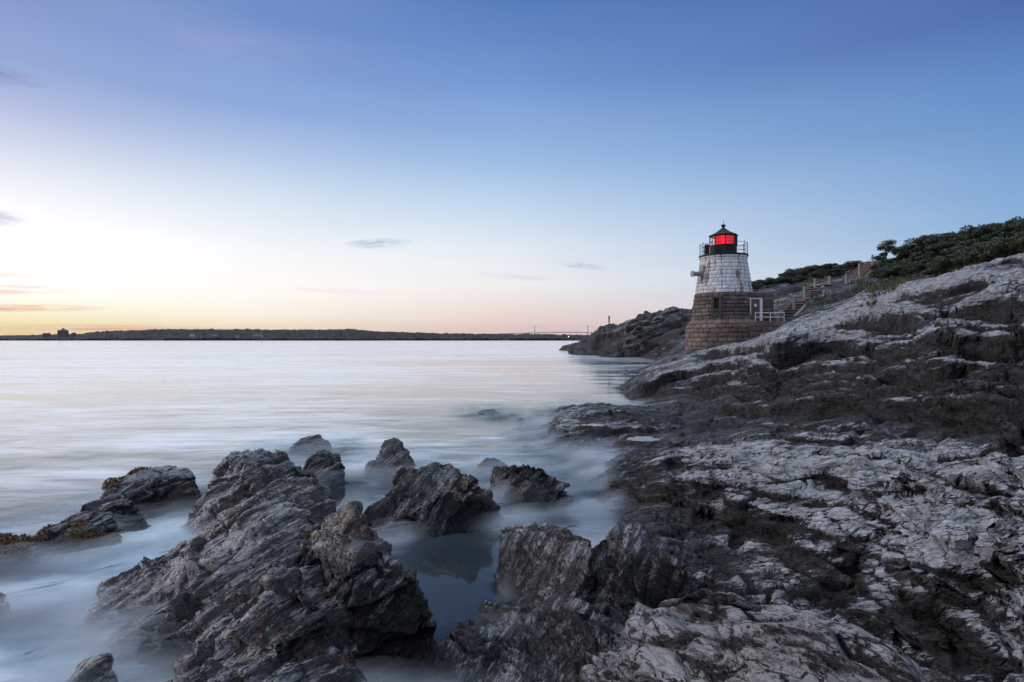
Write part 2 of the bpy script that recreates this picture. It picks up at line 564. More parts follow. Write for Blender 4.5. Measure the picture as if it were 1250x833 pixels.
M['water'] = water_material()
M['pool'] = NT('still_water').set(Base_Color=(0.02, 0.026, 0.03), Roughness=0.02, IOR=1.33)
M['black_metal'] = plain('black_iron', (0.010, 0.009, 0.009), 0.75)
M['grey_metal'] = plain('grey_metal', (0.22, 0.23, 0.24), 0.55)
M['white_paint'] = plain('white_paint', (0.72, 0.72, 0.72), 0.5, var=0.1)
M['door'] = plain('door_brown', (0.10, 0.075, 0.055), 0.6)
M['dark_void'] = plain('dark_opening', (0.012, 0.011, 0.012), 0.8)
M['wood'] = plain('weathered_timber', (0.30, 0.265, 0.23), 0.8, var=0.35, scale=9)
M['wood_red'] = plain('timber_treads', (0.24, 0.185, 0.155), 0.8, var=0.35, scale=5)
M['rope'] = plain('rope', (0.25, 0.23, 0.20), 0.9)
M['bark'] = plain('bark', (0.10, 0.085, 0.07), 0.9)
M['weed'] = plain('rockweed', (0.085, 0.046, 0.012), 0.38, var=0.5, scale=14)
M['jacket'] = plain('dark_clothes', (0.02, 0.02, 0.024), 0.8)
M['steel'] = plain('bridge_steel', (0.30, 0.30, 0.33), 0.6)  # paled in its colour to imitate distance haze on the bridge


def granite(name, cols, mortar, streaks=0.0, paint=None):
    t = NT(name)
    o = t.obj()
    blk = t.attr('block')
    n = t.noise(o, 7, 6, 0.7); n2 = t.noise(o, 1.1, 4, 0.6)
    c = t.ramp(blk, [(0.0, cols[0]), (0.5, cols[1]), (1.0, cols[2])])
    c = t.mix(t.math('MULTIPLY', t.smooth(n, 0.35, 0.7), 0.55), c, tuple(v * 0.5 for v in cols[1]))
    c = t.mix(t.math('MULTIPLY', t.smooth(n2, 0.4, 0.65), 0.4), c, tuple(v * 0.6 for v in cols[0]))
    c = t.mix(t.attr('joint'), c, mortar)
    if streaks:
        st = t.noise(t.scale(o, (1.15, 1.15, 0.10)), 2.3, 4, 0.62, 0.25)
        fine = t.noise(t.scale(o, (3, 3, 0.5)), 3.0, 6, 0.7)
        k = t.math('MULTIPLY', t.smooth(t.math('ADD', st, t.math('MULTIPLY', t.math('SUBTRACT', fine, 0.5), 0.25)), 0.54, 0.63), streaks)
        c = t.mix(k, c, (0.22, 0.13, 0.075))
        side = t.smooth(t.sepz(o)[0], -1.2, -2.3)
        c = t.mix(t.math('MULTIPLY', side, t.math('MULTIPLY', fine, 0.8)), c, (0.40, 0.31, 0.23))
    b = t.bump(t.math('ADD', n, t.noise(o, 22, 4, 0.6)), 0.05, 0.6)
    return t.set(Base_Color=c, Roughness=0.75, Normal=b)


M['granite_brown'] = granite('brown_granite', ((0.075, 0.055, 0.047), (0.135, 0.098, 0.082), (0.22, 0.16, 0.135)), (0.05, 0.038, 0.035))
M['granite_pink'] = granite('reddish_granite', ((0.13, 0.088, 0.073), (0.20, 0.134, 0.110), (0.30, 0.21, 0.175)), (0.085, 0.062, 0.055))
M['granite_white'] = granite('whitewashed_granite', ((0.72, 0.72, 0.73), (0.82, 0.82, 0.82), (0.86, 0.86, 0.85)), (0.42, 0.41, 0.40), streaks=0.95)


def leaf_material(name, c1, c2):
    t = NT(name)
    n = t.noise(t.obj(), 2.2, 3, 0.5); r = t.N.new('ShaderNodeNewGeometry').outputs['Random Per Island']
    c = t.mix(t.math('ADD', t.math('MULTIPLY', n, 0.5), t.math('MULTIPLY', r, 0.5)), c1, c2)
    return t.set(Base_Color=c, Roughness=0.6)


M['leaf_dark'] = leaf_material('leaf_dark_green', (0.013, 0.022, 0.010), (0.045, 0.060, 0.026))
M['leaf_olive'] = leaf_material('leaf_olive', (0.022, 0.030, 0.012), (0.066, 0.074, 0.030))
M['grass'] = leaf_material('hill_grass', (0.035, 0.05, 0.016), (0.09, 0.10, 0.04))

# ------------------------------------------------------------------ terrain of the headland
# (photo column, photo row or None, height, [depth]) -> control points of one height sheet
CP = []


def col(px, rows):
    for r in rows:
        if len(r) == 2:                       # (row, height)
            v = P(px, r[0], r[1])
        else:                                 # ('Y', depth, height)
            v = Vector(((px - 625) / F0 * r[1], r[1], r[2]))
        CP.append((v.x, v.y, v.z))


# near ground, gully, slab, cliff, ledges, skyline, ground behind
col(1250, [('Y', 1.2, 0.8), (833, 0.88), (760, 1.02), (700, 1.17), (650, 1.34), (600, 1.5), (560, 1.62), (537, 1.62), ('Y', 8.35, 2.05), ('Y', 9.0, 2.15), ('Y', 10.5, 2.6),
           ('Y', 12, 3.0), ('Y', 13, 3.38), ('Y', 14.5, 3.95), ('Y', 17, 4.75), ('Y', 20, 5.55), ('Y', 28, 6.9), ('Y', 40, 9.8), ('Y', 60, 13.2), ('Y', 100, 15)])
col(1150, [('Y', 1.2, 0.9), (833, 0.42), (800, 0.5), (760, 0.64), (700, 0.90), (650, 1.17), (600, 1.3), (560, 1.37), (541, 1.32), ('Y', 9.7, 1.85), ('Y', 10.4, 1.95), ('Y', 12, 2.38),
           ('Y', 14, 2.98), ('Y', 16, 3.55), ('Y', 19, 4.48), ('Y', 22, 5.32), ('Y', 28, 5.9), ('Y', 40, 8.6), ('Y', 60, 12.4), ('Y', 100, 14)])
col(1050, [('Y', 1.2, 0.6), ('Y', 3.4, 0.35), (722, 0.30), (690, 0.46), (650, 0.72), (600, 1.02), (565, 1.15), (547, 1.1), (533, 1.12), ('Y', 11.7, 1.6), ('Y', 12.6, 1.68), ('Y', 15, 2.0), ('Y', 18, 2.7),
           ('Y', 22, 3.44), ('Y', 25, 4.04), ('Y', 29, 4.84), ('Y', 32, 5.55), ('Y', 36, 5.3), ('Y', 42, 6.0), ('Y', 48, 7.0), ('Y', 54, 8.0), ('Y', 60, 10.0), ('Y', 66, 10.9), ('Y', 100, 12.5)])
col(950, [('Y', 1.2, 0.5), ('Y', 3.4, 0.3), ('Y', 5.2, 0.28), (690, 0.26), (650, 0.45), (610, 0.75), (580, 0.92), (555, 0.95), (540, 0.78), (522, 0.9), (500, 1.2), (470, 1.55), (440, 2.2), (421, 2.8),
          ('Y', 32, 3.2), ('Y', 38, 3.45), ('Y', 44, 3.3), ('Y', 48, 5.0), ('Y', 54, 7.4), ('Y', 62, 9.1), ('Y', 68, 9.8), ('Y', 100, 11.5)])
col(850, [('Y', 1.2, 0.3), ('Y', 3.4, 0.2), ('Y', 6, 0.16), (650, 0.14), (630, 0.22), (600, 0.5), (570, 0.66), (551, 0.6), (536, 0.28), (515, 0.3), (500, 0.36), (480, 0.8), (460, 1.2), (445, 1.5),
          ('Y', 42, 1.95), ('Y', 47, 2.1), ('Y', 55, 2.4), ('Y', 64, 2.4), ('Y', 78, 2.6), ('Y', 90, 3.3), ('Y', 97, 7.0), ('Y', 106, 8.0), ('Y', 130, 7.8)])
col(900, [('Y', 42, 2.25), ('Y', 47, 2.3), ('Y', 52, 4.3), ('Y', 60, 7.0), ('Y', 68, 9.2), ('Y', 100, 11), (445, 1.85), (470, 1.4), (500, 0.75), (530, 0.6), (560, 0.85), (620, 0.55), (660, 0.22)])
col(790, [('Y', 1.2, 0.2), ('Y', 3.4, 0.15), ('Y', 6, 0.2), ('Y', 8, 0.18), (640, 0.14), (606, 0.24), (588, 0.34), (565, 0.42), (551, 0.22), (538, 0.16), (515, 0.42), (500, 0.32), (491, 0.1), ('Y', 27.4, 0.05),
          ('Y', 28.3, 0.75), ('Y', 31.7, 0.98), ('Y', 38, 0.75), ('Y', 46, 0.5), ('Y', 54, -0.2), ('Y', 62, -0.8), ('Y', 80, -0.9), ('Y', 92, -0.1), ('Y', 97, 2.1), ('Y', 101, 4.4), ('Y', 106, 6.4), ('Y', 130, 5.6)])
col(730, [('Y', 1.2, 0.1), ('Y', 3.4, -0.35), ('Y', 6, -0.4), ('Y', 9, -0.6), ('Y', 10.2, -0.3), (600, -0.12), (580, 0.0), (562, 0.04), (549, -0.08), (533, 0.24), (512, 0.46), (500, 0.42), (495, 0.15), (489, -0.4),
          ('Y', 40, -1.0), ('Y', 60, -1.2), ('Y', 90, -1.2), ('Y', 103, -0.1), ('Y', 106, 2.6), ('Y', 109, 4.1), ('Y', 118, 3.0), ('Y', 130, 2)])
col(685, [('Y', 9, -0.7), ('Y', 12, -0.6), (552, -0.2), (540, 0.12), (523, 0.34), (508, 0.40), (500, 0.10), (493, -0.5), ('Y', 40, -1.2), ('Y', 70, -1.3), ('Y', 105, -2.2), ('Y', 112, -2.2), ('Y', 118, -2.2), ('Y', 124, -2.2), ('Y', 130, -2.2)])
col(752, [('Y', 24.5, 0.0), ('Y', 26.5, -.4), ('Y', 30, -.7), ('Y', 40, -1.0)])
col(704, [('Y', 100, -1.6), ('Y', 110, -.3), ('Y', 114, .9), ('Y', 120, .8), ('Y', 130, -.5)])
col(655, [('Y', 1.2, 0.0), ('Y', 3.4, -0.4), ('Y', 6, -0.5), ('Y', 12, -0.8), ('Y', 16, -0.5), ('Y', 20, -0.5), ('Y', 26, -0.9), ('Y', 60, -1.8), ('Y', 118, -2.6), ('Y', 130, -2.6)])
col(560, [('Y', 1.2, -0.1), ('Y', 3.4, -0.45), ('Y', 6, -0.55), ('Y', 10, -0.8), ('Y', 20, -1.2), ('Y', 60, -2.0), ('Y', 130, -2.8)])
# ground right of the frame
for px, dz in ((1450, 0.55), (1800, 1.1)):
    col(px, [('Y', 1.2, 1.3 + dz * .5), ('Y', 3, 1.35 + dz * .5), ('Y', 5, 1.55 + dz * .7), ('Y', 7, 2.0 + dz), ('Y', 9, 2.7 + dz), ('Y', 12, 3.6 + dz), ('Y', 16, 4.9 + dz), ('Y', 20, 6.3 + dz), ('Y', 30, 8.4 + dz), ('Y', 60, 14), ('Y', 100, 16)])
CP = np.array(CP)


def uv_of(X, Y):
    return np.stack([np.arctan2(X, Y) * 2.2, np.log(np.maximum(Y, 0.3))], -1)


_cu = uv_of(CP[:, 0], CP[:, 1])


def rbf_fit(c, val, eps=1e-3):
    d = np.sqrt(((c[:, None] - c[None]) ** 2).sum(-1))
    A = d + 0.0
    n = len(c)
    K = np.zeros((n + 3, n + 3)); K[:n, :n] = A - eps * np.eye(n)
    K[:n, n] = 1; K[:n, n + 1:] = c; K[n, :n] = 1; K[n + 1:, :n] = c.T
    return np.linalg.solve(K, np.concatenate([val, np.zeros(3)]))


def rbf_eval(c, w, q):
    out = np.empty(len(q))
    for a in range(0, len(q), 40000):
        b = q[a:a + 40000]
        d = np.sqrt(((b[:, None] - c[None]) ** 2).sum(-1))
        out[a:a + 40000] = d @ w[:len(c)] + w[len(c)] + b @ w[len(c) + 1:]
    return out


# heights are fitted relative to a distance-growing scale so that near and far detail weigh alike
_w = rbf_fit(_cu, CP[:, 2], 0.004)


def base_height(X, Y):
    return rbf_eval(_cu, _w, uv_of(X, Y))


def in_frame(p, fr):
    return np.stack([p @ fr[0], p @ fr[1], p @ fr[2]], -1)


def beds(p, fr, k=1.0, seed=0.0):
    """bedding coordinates: along strike, down dip, and across the layers, gently folded"""
    q = in_frame(p, fr)
    fold = fbm(np.stack([q[:, 0] * 0.30, q[:, 1] * 0.45, q[:, 2] * 0.35], -1) * k + seed, 3)
    fold2 = 0.6 * fbm(np.stack([q[:, 0] * 1.1, q[:, 1] * 1.6, q[:, 2] * 0.9], -1) * k + seed + 30, 2)
    q[:, 2] += (0.16 * fold + 0.035 * fold2) / k
    return q


def layer(q, lam, sharp, seed=0.0):
    """one set of stepped layers of mean thickness lam; thickness wanders along the strike"""
    c = np.stack([q[:, 0] * 0.25 / lam * 0.5, q[:, 1] * 0.5 / lam * 0.5, q[:, 2] / lam * 0.45], -1) + seed
    s = q[:, 2] / lam + 0.55 * perlin(c)
    return lam * stair(s, sharp)


def ribs(q, lam, seed=0.0, octv=4):
    """fine parallel laminae: noise squeezed across the layers"""
    c = np.stack([q[:, 0] * 0.16, q[:, 1] * 0.30, q[:, 2]], -1) / lam + seed
    return ridged(c, octv, 0.6)


# pale weathered stone (1) against dark algae and dirt (0)
PALE = np.array([
    # slab in front
    [P(1250, 820, 1.2).x, P(1250, 820, 1.2).y, .85], [P(1250, 740, 1.2).x, P(1250, 740, 1.2).y, .85], [P(1200, 650, 1.3).x, P(1200, 650, 1.3).y, 1.0], [P(1250, 600, 1.5).x, P(1250, 600, 1.5).y, .95],
    [P(1250, 560, 1.6).x, P(1250, 560, 1.6).y, .8], [P(1100, 620, 1.1).x, P(1100, 620, 1.1).y, 1.0], [P(1000, 600, .9).x, P(1000, 600, .9).y, .95], [P(1080, 680, .8).x, P(1080, 680, .8).y, .9],
    [P(1150, 760, .72).x, P(1150, 760, .72).y, .78], [P(1050, 715, .3).x, P(1050, 715, .3).y, .32], [P(960, 660, .4).x, P(960, 660, .4).y, .62], [P(1000, 685, .45).x, P(1000, 685, .45).y, .62], [P(950, 620, .7).x, P(950, 620, .7).y, .85], [P(1180, 805, .5).x, P(1180, 805, .5).y, .62], [P(900, 600, .6).x, P(900, 600, .6).y, .72],
    [P(950, 560, .95).x, P(950, 560, .95).y, .85], [P(870, 560, .6).x, P(870, 560, .6).y, .82], [P(850, 625, .2).x, P(850, 625, .2).y, .1], [P(790, 575, .35).x, P(790, 575, .35).y, .36], [P(740, 570, 0).x, P(740, 570, 0).y, .35],
    [P(1050, 555, 1.1).x, P(1050, 555, 1.1).y, .85], [P(1150, 545, 1.33).x, P(1150, 545, 1.33).y, .8],
    # cliff band and wet platform
    [P(1200, 525, 1.6).x, P(1200, 520, 1.7).y, .22], [11.5, 12.0, .25], [P(1050, 520, 1.2).x, P(1050, 520, 1.2).y, .22], [P(950, 520, .9).x, P(950, 520, .9).y, .2], [P(850, 515, .3).x, P(850, 515, .3).y, .12],
    [P(700, 515, .4).x, P(700, 515, .4).y, .62], [P(760, 520, .4).x, P(760, 520, .4).y, .3], [P(860, 488, .6).x, P(860, 488, .6).y, .2], [P(950, 480, 1.4).x, P(950, 480, 1.4).y, .3], [P(790, 480, .3).x, P(790, 480, .3).y, .12],
    # upper ledges
    [P(840, 445, 1.5).x, P(840, 445, 1.5).y, .55], [P(900, 440, 1.9).x, P(900, 440, 1.9).y, .8], [P(1000, 430, 2.4).x, P(1000, 430, 2.4).y, .85], [12.5, 18, .78], [14, 22, .95], [16, 25, .95], [12.0, 13.2, .62], [13.2, 15, .62], [18, 20, .68], [18.5, 24, .6],
    [13.0, 16.5, .8], [15.5, 19.5, .88], [20, 33, .4], [19, 45, .3], [24, 55, .3], [22, 100, .25], [16, 105, .12], [26, 95, .2], [40, 60, .3], [3.0, 2.0, .6]])
_pu = uv_of(PALE[:, 0], PALE[:, 1]); _pw = rbf_fit(_pu, PALE[:, 2], 0.01)

# shallow basins of the wet platform that hold rain and spray: centre, half axes, turn
BASINS = [(P(742, 502, 0.45), 0.42, 0.55, -0.35), (P(722, 519, 0.42), 0.32, 0.36, -0.4), (P(785, 536, 0.30), 0.40, 0.46, -0.6)]


# ledges seen across the headland: crest line (photo column, row), step height, length over which the step fades
LEDGES = [
    ([(836, 442), (870, 437), (900, 432), (940, 424), (980, 421), (998, 417)], .50, 3.0, 1.0),
    ([(1000, 412), (1020, 403), (1036, 399), (1076, 398), (1120, 395), (1149, 398)], .62, 2.6, 1.0),
    ([(1150, 398), (1180, 389), (1212, 382), (1236, 384), (1270, 388)], .50, 2.0, 1.0),
    ([(1072, 380), (1110, 371), (1154, 364), (1180, 355), (1205, 354), (1230, 359)], .50, 2.4, 1.0),
    ([(1168, 336), (1200, 331), (1230, 322), (1290, 316)], .22, 3.0, .5),
    ([(758, 486), (784, 475), (830, 461), (864, 454), (924, 445), (1000, 430), (1060, 431), (1088, 429), (1140, 423), (1200, 411), (1290, 408)], .48, 2.2, .9),
    ([(826, 476), (872, 467), (930, 461), (976, 455), (1050, 450), (1100, 452)], .26, 1.6, .5),
    ([(1090, 468), (1128, 461), (1176, 454), (1290, 457)], .20, 1.2, .6),
    ([(980, 479), (1040, 476), (1124, 472), (1160, 473), (1290, 474)], .13, .9, .5),
    ([(860, 502), (920, 500), (1000, 497), (1060, 486), (1128, 488), (1200, 485), (1290, 487)], .38, 1.4, .7),
    ([(850, 519), (930, 516), (1010, 519), (1080, 524)], .10, .8, .3),
    ([(915, 546), (960, 541), (1038, 537), (1090, 540)], .12, .8, .5),
    ([(880, 572), (960, 575), (1080, 588), (1290, 618)], .07, .8, .5),
    ([(800, 590), (900, 601), (1000, 612), (1100, 638), (1160, 650)], .09, .7, .6),
    ([(800, 612), (870, 629), (958, 641), (1054, 672), (1150, 690), (1290, 730)], .13, .6, .7),
    ([(940, 672), (1011, 706), (1100, 735), (1290, 792)], .10, .5, .6),
    ([(700, 512), (740, 508), (800, 512)], .08, .8, .0),
    ([(690, 527), (760, 528), (830, 531)], .10, .8, .3),
]

_lg = random.Random(4)
for k_ in range(16):                       # many thin beds sweeping up from the tips to the right
    t_ = (k_ + _lg.uniform(.2, .8)) / 16
    sx, sy = 905 - 135 * t_, 414 + 72 * t_
    ye = 330 + 150 * t_
    px0, px1 = sx + _lg.choice((0, 0, 60, 140)), _lg.choice((1290, 1290, 1180, 1100))
    LEDGES.append(([(px_, ye + (sy - ye) * (1 - (px_ - sx) / (1290 - sx)) ** 1.15) for px_ in np.linspace(px0, px1, 12)], _lg.uniform(.10, .22), _lg.uniform(.6, 1.5), _lg.uniform(.25, .75)))
for k_ in range(13):                       # and thinner ones across the near slab
    t_ = (k_ + _lg.uniform(.2, .8)) / 13
    sx, sy = 790 + 150 * t_, 555 + 130 * t_
    ye = 550 + 270 * t_ ** 1.2
    px0, px1 = sx + _lg.choice((0, 40, 120, 200)), _lg.choice((1290, 1290, 1200, 1120))
    LEDGES.append(([(px_, ye + (sy - ye) * (1 - (px_ - sx) / (1290 - sx)) ** 1.25) for px_ in np.linspace(px0, px1, 12)], _lg.uniform(.03, .075), _lg.uniform(.25, .6), _lg.uniform(.3, .8)))


def _crest(poly):
    px = np.arange(poly[0][0], poly[-1][0] + 1, 3.0)
    py = np.interp(px, [a for a, b in poly], [b for a, b in poly])
    Yc = np.full(len(px), np.nan)
    ys = np.exp(np.linspace(math.log(3.0), math.log(60), 420))
    XX = (px[:, None] - 625) / F0 * ys[None]
    YY = np.broadcast_to(ys, XX.shape)
    hb = base_height(XX.ravel(), YY.ravel()).reshape(XX.shape)
    ray = CAMZ - (py[:, None] - HZ) / F0 * YY
    hit = hb >= ray
    Yc = np.where(hit.any(1), ys[hit.argmax(1)], np.nan)
    ok = ~np.isnan(Yc)
    Yc = np.interp(px, px[ok], Yc[ok])
    k = np.exp(-np.linspace(-2, 2, 9) ** 2); k /= k.sum()
    return px, np.convolve(np.pad(Yc, 4, mode='edge'), k, 'valid')


CRESTS = [(_crest(p), h, L, st) for p, h, L, st in LEDGES]


def ledge_steps(X, Y):
    """height of the stepped ledges and how much darker (faces) or paler (lips) they are"""
    a = X / np.maximum(Y, .2) * F0 + 625
    dz = np.zeros(len(X)); tone = np.zeros(len(X)); jut = np.zeros(len(X))
    r = np.sqrt(X * X + Y * Y)
    for k, ((px, Yc), h, L, st) in enumerate(CRESTS):
        m = (a > px[0]) & (a < px[-1])
        if not m.any(): continue
        am, Ym = a[m], Y[m]
        yc = np.interp(am, px, Yc)
        rag = fbm(np.stack([am * .012, np.full(len(am), k * 3.7), np.zeros(len(am))], -1), 3, .45)
        d = Ym - yc - rag * .22 * L
        end = sstep(px[0], px[0] + 40, am) * (1 - sstep(px[-1] - 40, px[-1], am))
        hh = 1.35 * h * end * (1 + .5 * perlin(np.stack([am * .011, np.full(len(am), k * 5.1), np.zeros(len(am))], -1)))
        w = .30 * h
        s = sstep(-w, w, d)
        dz[m] += hh * (s - .5) * np.exp(-np.abs(d) / L)
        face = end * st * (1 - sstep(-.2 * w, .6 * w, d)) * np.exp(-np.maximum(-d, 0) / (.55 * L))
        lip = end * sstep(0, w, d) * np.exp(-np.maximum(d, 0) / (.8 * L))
        tone[m] += .35 * lip * min(1, st + .2) - .85 * face  # stone tone drops below each crest and rises on the lip
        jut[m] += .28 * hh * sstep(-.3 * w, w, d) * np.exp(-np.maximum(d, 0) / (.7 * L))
    return dz, tone, jut


def macro_height(X, Y, z):
    """beds and ledges, as heights"""
    r = np.sqrt(X * X + Y * Y)
    p = np.stack([X, Y, z], -1)
    far = sstep(20, 60, r)
    q = beds(p, FR_R, 0.6, 3.0)
    amp2 = 0.35 + 1.0 * sstep(-0.25, 0.5, fbm(p * np.array([.35, .35, .6]) + 4, 2))
    up = sstep(9, 14, r) * (1 - sstep(30, 45, r))
    d = 0.40 * layer(q, 1.0, 0.22, 3.0) * sstep(5, 15, r) * (1 - .92 * up)
    d = d + 0.35 * layer(q, 2.3, 0.22, 13.0) * sstep(30, 45, r)
    d = d + 0.60 * amp2 * layer(q, 0.36, 0.18, 8.0) * (1 - 0.3 * far) * (1 - .75 * up)
    d = d + 0.05 * fbm(np.stack([q[:, 0] * 0.5, q[:, 1] * 1.0, q[:, 2] * 1.5], -1) + 2, 4, 0.5)
    d = d + far * 0.45 * fbm(np.stack([q[:, 0] * .1, q[:, 1] * .2, q[:, 2] * .6], -1) + 31, 4)
    vf = sstep(70, 95, Y)
    d = d + vf * (0.55 * ridged(np.stack([q[:, 0] * .12, q[:, 1] * .22, q[:, 2] * .5], -1) + 77, 4, .55) + 0.8 * layer(q, 1.5, 0.2, 21.0))
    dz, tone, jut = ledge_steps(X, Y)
    z2 = z + d * (0.35 + 0.65 * sstep(-1.0, -0.2, z)) + dz
    for c, a, b, th in BASINS:
        rim_h = c.z + 0.03
        dx, dy = X - c.x, Y - c.y
        u = (dx * math.cos(th) + dy * math.sin(th)) / a; v = (-dx * math.sin(th) + dy * math.cos(th)) / b
        k = u * u + v * v < 9
        u, v, pk = u[k], v[k], p[k]
        m = 1 - sstep(0.3, 1.3, u * u + v * v + 0.6 * fbm(pk * 2.2, 3))
        rho = np.sqrt(u * u + v * v)
        zk = z2[k]
        zk = zk + np.exp(-((rho - 1.4) / .45) ** 2) * np.maximum(0, rim_h + .03 * fbm(pk * 3, 2) - zk)
        z2[k] = zk * (1 - m) + (c.z - 0.035 + 0.06 * fbm(pk * 3.5, 3)) * m
    return z2, tone, jut


def build_headland():
    nth, nd, nr = 640, 1500, 1040
    th = np.radians(np.linspace(-14, 63, nth))
    lr = np.exp(np.linspace(math.log(1.1), math.log(150), nd))
    lc = np.exp(np.linspace(math.log(1.1), math.log(150), 300))
    tn = np.tan(th)
    zc = base_height((tn[:, None] * lc[None]).ravel(), np.broadcast_to(lc, (nth, 300)).ravel()).reshape(nth, 300)
    zb = np.stack([np.interp(np.log(lr), np.log(lc), row) for row in zc])
    X = (tn[:, None] * lr[None]).ravel(); Y = np.broadcast_to(lr, (nth, nd)).ravel().copy()
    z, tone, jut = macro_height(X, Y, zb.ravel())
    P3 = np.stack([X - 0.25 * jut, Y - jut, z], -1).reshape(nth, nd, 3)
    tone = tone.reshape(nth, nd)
    # rows are spread evenly along the relief, so that steep faces get as many points as flats
    seg = np.diff(P3, axis=1) * np.array([1, 1, 2.2])
    w = np.sqrt((seg ** 2).sum(-1)) / lr[None, 1:] + 0.0008
    k = np.ones(9) / 9
    w = np.apply_along_axis(lambda a_: np.convolve(a_, k, 'same'), 0, np.apply_along_axis(lambda a_: np.convolve(a_, k, 'same'), 1, w))
    cum = np.concatenate([np.zeros((nth, 1)), np.cumsum(w, 1)], 1)
    V = np.empty((nth, nr, 3)); T = np.empty((nth, nr))
    for i in range(nth):
        t = np.linspace(0, cum[i, -1], nr)
        for c in range(3): V[i, :, c] = np.interp(t, cum[i], P3[i, :, c])
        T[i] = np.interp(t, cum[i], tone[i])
    def nrm(V):
        du = np.gradient(V, axis=0); dv = np.gradient(V, axis=1)
        n = np.cross(du, dv); n /= np.linalg.norm(n, axis=-1, keepdims=True) + 1e-9
        return np.where(n[..., 2:3] < 0, -n, n) if (n[..., 2].mean() < 0) else n
    n = nrm(V)
    if n[..., 2].mean() < 0: n = -n
    V = V.reshape(-1, 3); n = n.reshape(-1, 3); T = T.ravel()
    # fine relief across the beds and along the surface normal
    r = np.hypot(V[:, 0], V[:, 1])
    far = sstep(20, 60, r); near = 1 - sstep(10, 32, r)
    q = beds(V, FR_R, 0.6, 3.0)
    amp2 = 0.35 + 1.0 * sstep(-0.25, 0.5, fbm(V * np.array([.6, .6, 1.0]) + 4, 2))
    steep = 1 - sstep(.55, .9, n[:, 2])
    d = 0.75 * amp2 * layer(q, 0.13, 0.22, 1.0) * (1 - far) + 0.35 * layer(q, 0.30, 0.2, 41.0) * (1 - 0.5 * far)
    d = d + (0.024 * amp2 * (1 + .6 * steep) * ribs(q, 0.20, 5.0) * (1 - .6 * far) + 0.014 * ribs(q, 0.06, 9.0, 3) * near)
    d = d + 0.018 * fbm(V * np.array([5, 5, 8]) + 9, 3, .6) * near
    wv = np.stack([fbm(V * 1.0, 3), fbm(V * 1.0 + 50, 3), fbm(V * 1.0 + 90, 3)], -1)
    jp = np.stack([q[:, 0] * 0.42, q[:, 1] * 0.95, q[:, 2] * 1.6], -1) + 0.20 * wv
    f1, e, idv = cells(jp)
    crack = 1 - sstep(0.0, 0.05, e)
    d = d + ((idv - 0.5) * 0.10 - 0.07 * crack) * near
    f1, e2, id2 = cells(jp * np.array([2.5, 2.7, 2.2]) + 11)
    crack2 = 1 - sstep(0.0, 0.08, e2)
    d = d + ((id2 - 0.5) * 0.04 - 0.028 * crack2) * near
    vf = sstep(62, 90, V[:, 1])
    fj = np.stack([q[:, 0] * 0.13, q[:, 1] * 0.24, q[:, 2] * 0.5], -1) + .25 * np.stack([fbm(V * .25, 3), fbm(V * .25 + 50, 3), fbm(V * .25 + 90, 3)], -1)
    f3, e3, id3 = cells(fj)
    d = d + vf * (0.9 * (id3 - .5) - 0.5 * (1 - sstep(0, .1, e3)) + 0.16 * ribs(q, 1.1, 15.0) + 0.25 * layer(q, .8, .2, 25.0))
    mid = sstep(14, 22, r) * (1 - vf)
    f4, e4, id4 = cells(fj * np.array([1.0, 2.8, 2.6]) + 7)
    d = d + mid * (0.09 * (id4 - .5) - 0.05 * (1 - sstep(0, .05, e4)) + 0.05 * ribs(q, .45, 19.0))
    wet_bed = np.zeros(len(V))
    for c, a, b, t_ in BASINS:
        wet_bed = np.maximum(wet_bed, np.exp(-(((V[:, 0] - c.x) / 1.0) ** 2 + ((V[:, 1] - c.y) / 1.0) ** 2) ** 2))
    V = V + n * (d * (1 - .9 * wet_bed) * (0.4 + 0.6 * sstep(-1.0, -0.2, V[:, 2])))[:, None]
    me = grid_mesh('headland_ledges', V, nth, nr)
    X, Y, z = V.T
    n2 = nrm(V.reshape(nth, nr, 3)).reshape(-1, 3)
    if n2[:, 2].mean() < 0: n2 = -n2
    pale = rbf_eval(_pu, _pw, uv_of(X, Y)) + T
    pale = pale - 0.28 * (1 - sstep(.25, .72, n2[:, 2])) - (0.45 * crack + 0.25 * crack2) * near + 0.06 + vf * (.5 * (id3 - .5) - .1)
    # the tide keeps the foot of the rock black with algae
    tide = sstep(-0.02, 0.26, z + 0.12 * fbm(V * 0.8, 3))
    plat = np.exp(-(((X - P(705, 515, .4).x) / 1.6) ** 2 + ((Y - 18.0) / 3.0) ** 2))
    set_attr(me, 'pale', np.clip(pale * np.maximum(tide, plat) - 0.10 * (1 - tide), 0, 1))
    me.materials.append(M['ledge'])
    o = structure(link(bpy.data.objects.new('headland_ledges', me)))
    return o, me


headland, headland_me = build_headland()
_hc = coords(headland_me)
_hp = [list(p.vertices) for p in headland_me.polygons]
BVH_LAND = BVHTree.FromPolygons([tuple(v) for v in _hc], _hp)


def ground(x, y, default=None):
    h = BVH_LAND.ray_cast(Vector((x, y, 60)), Vector((0, 0, -1)))
    return h[0].z if h[0] is not None else default


# ------------------------------------------------------------------ single rocks
ROCKS = []


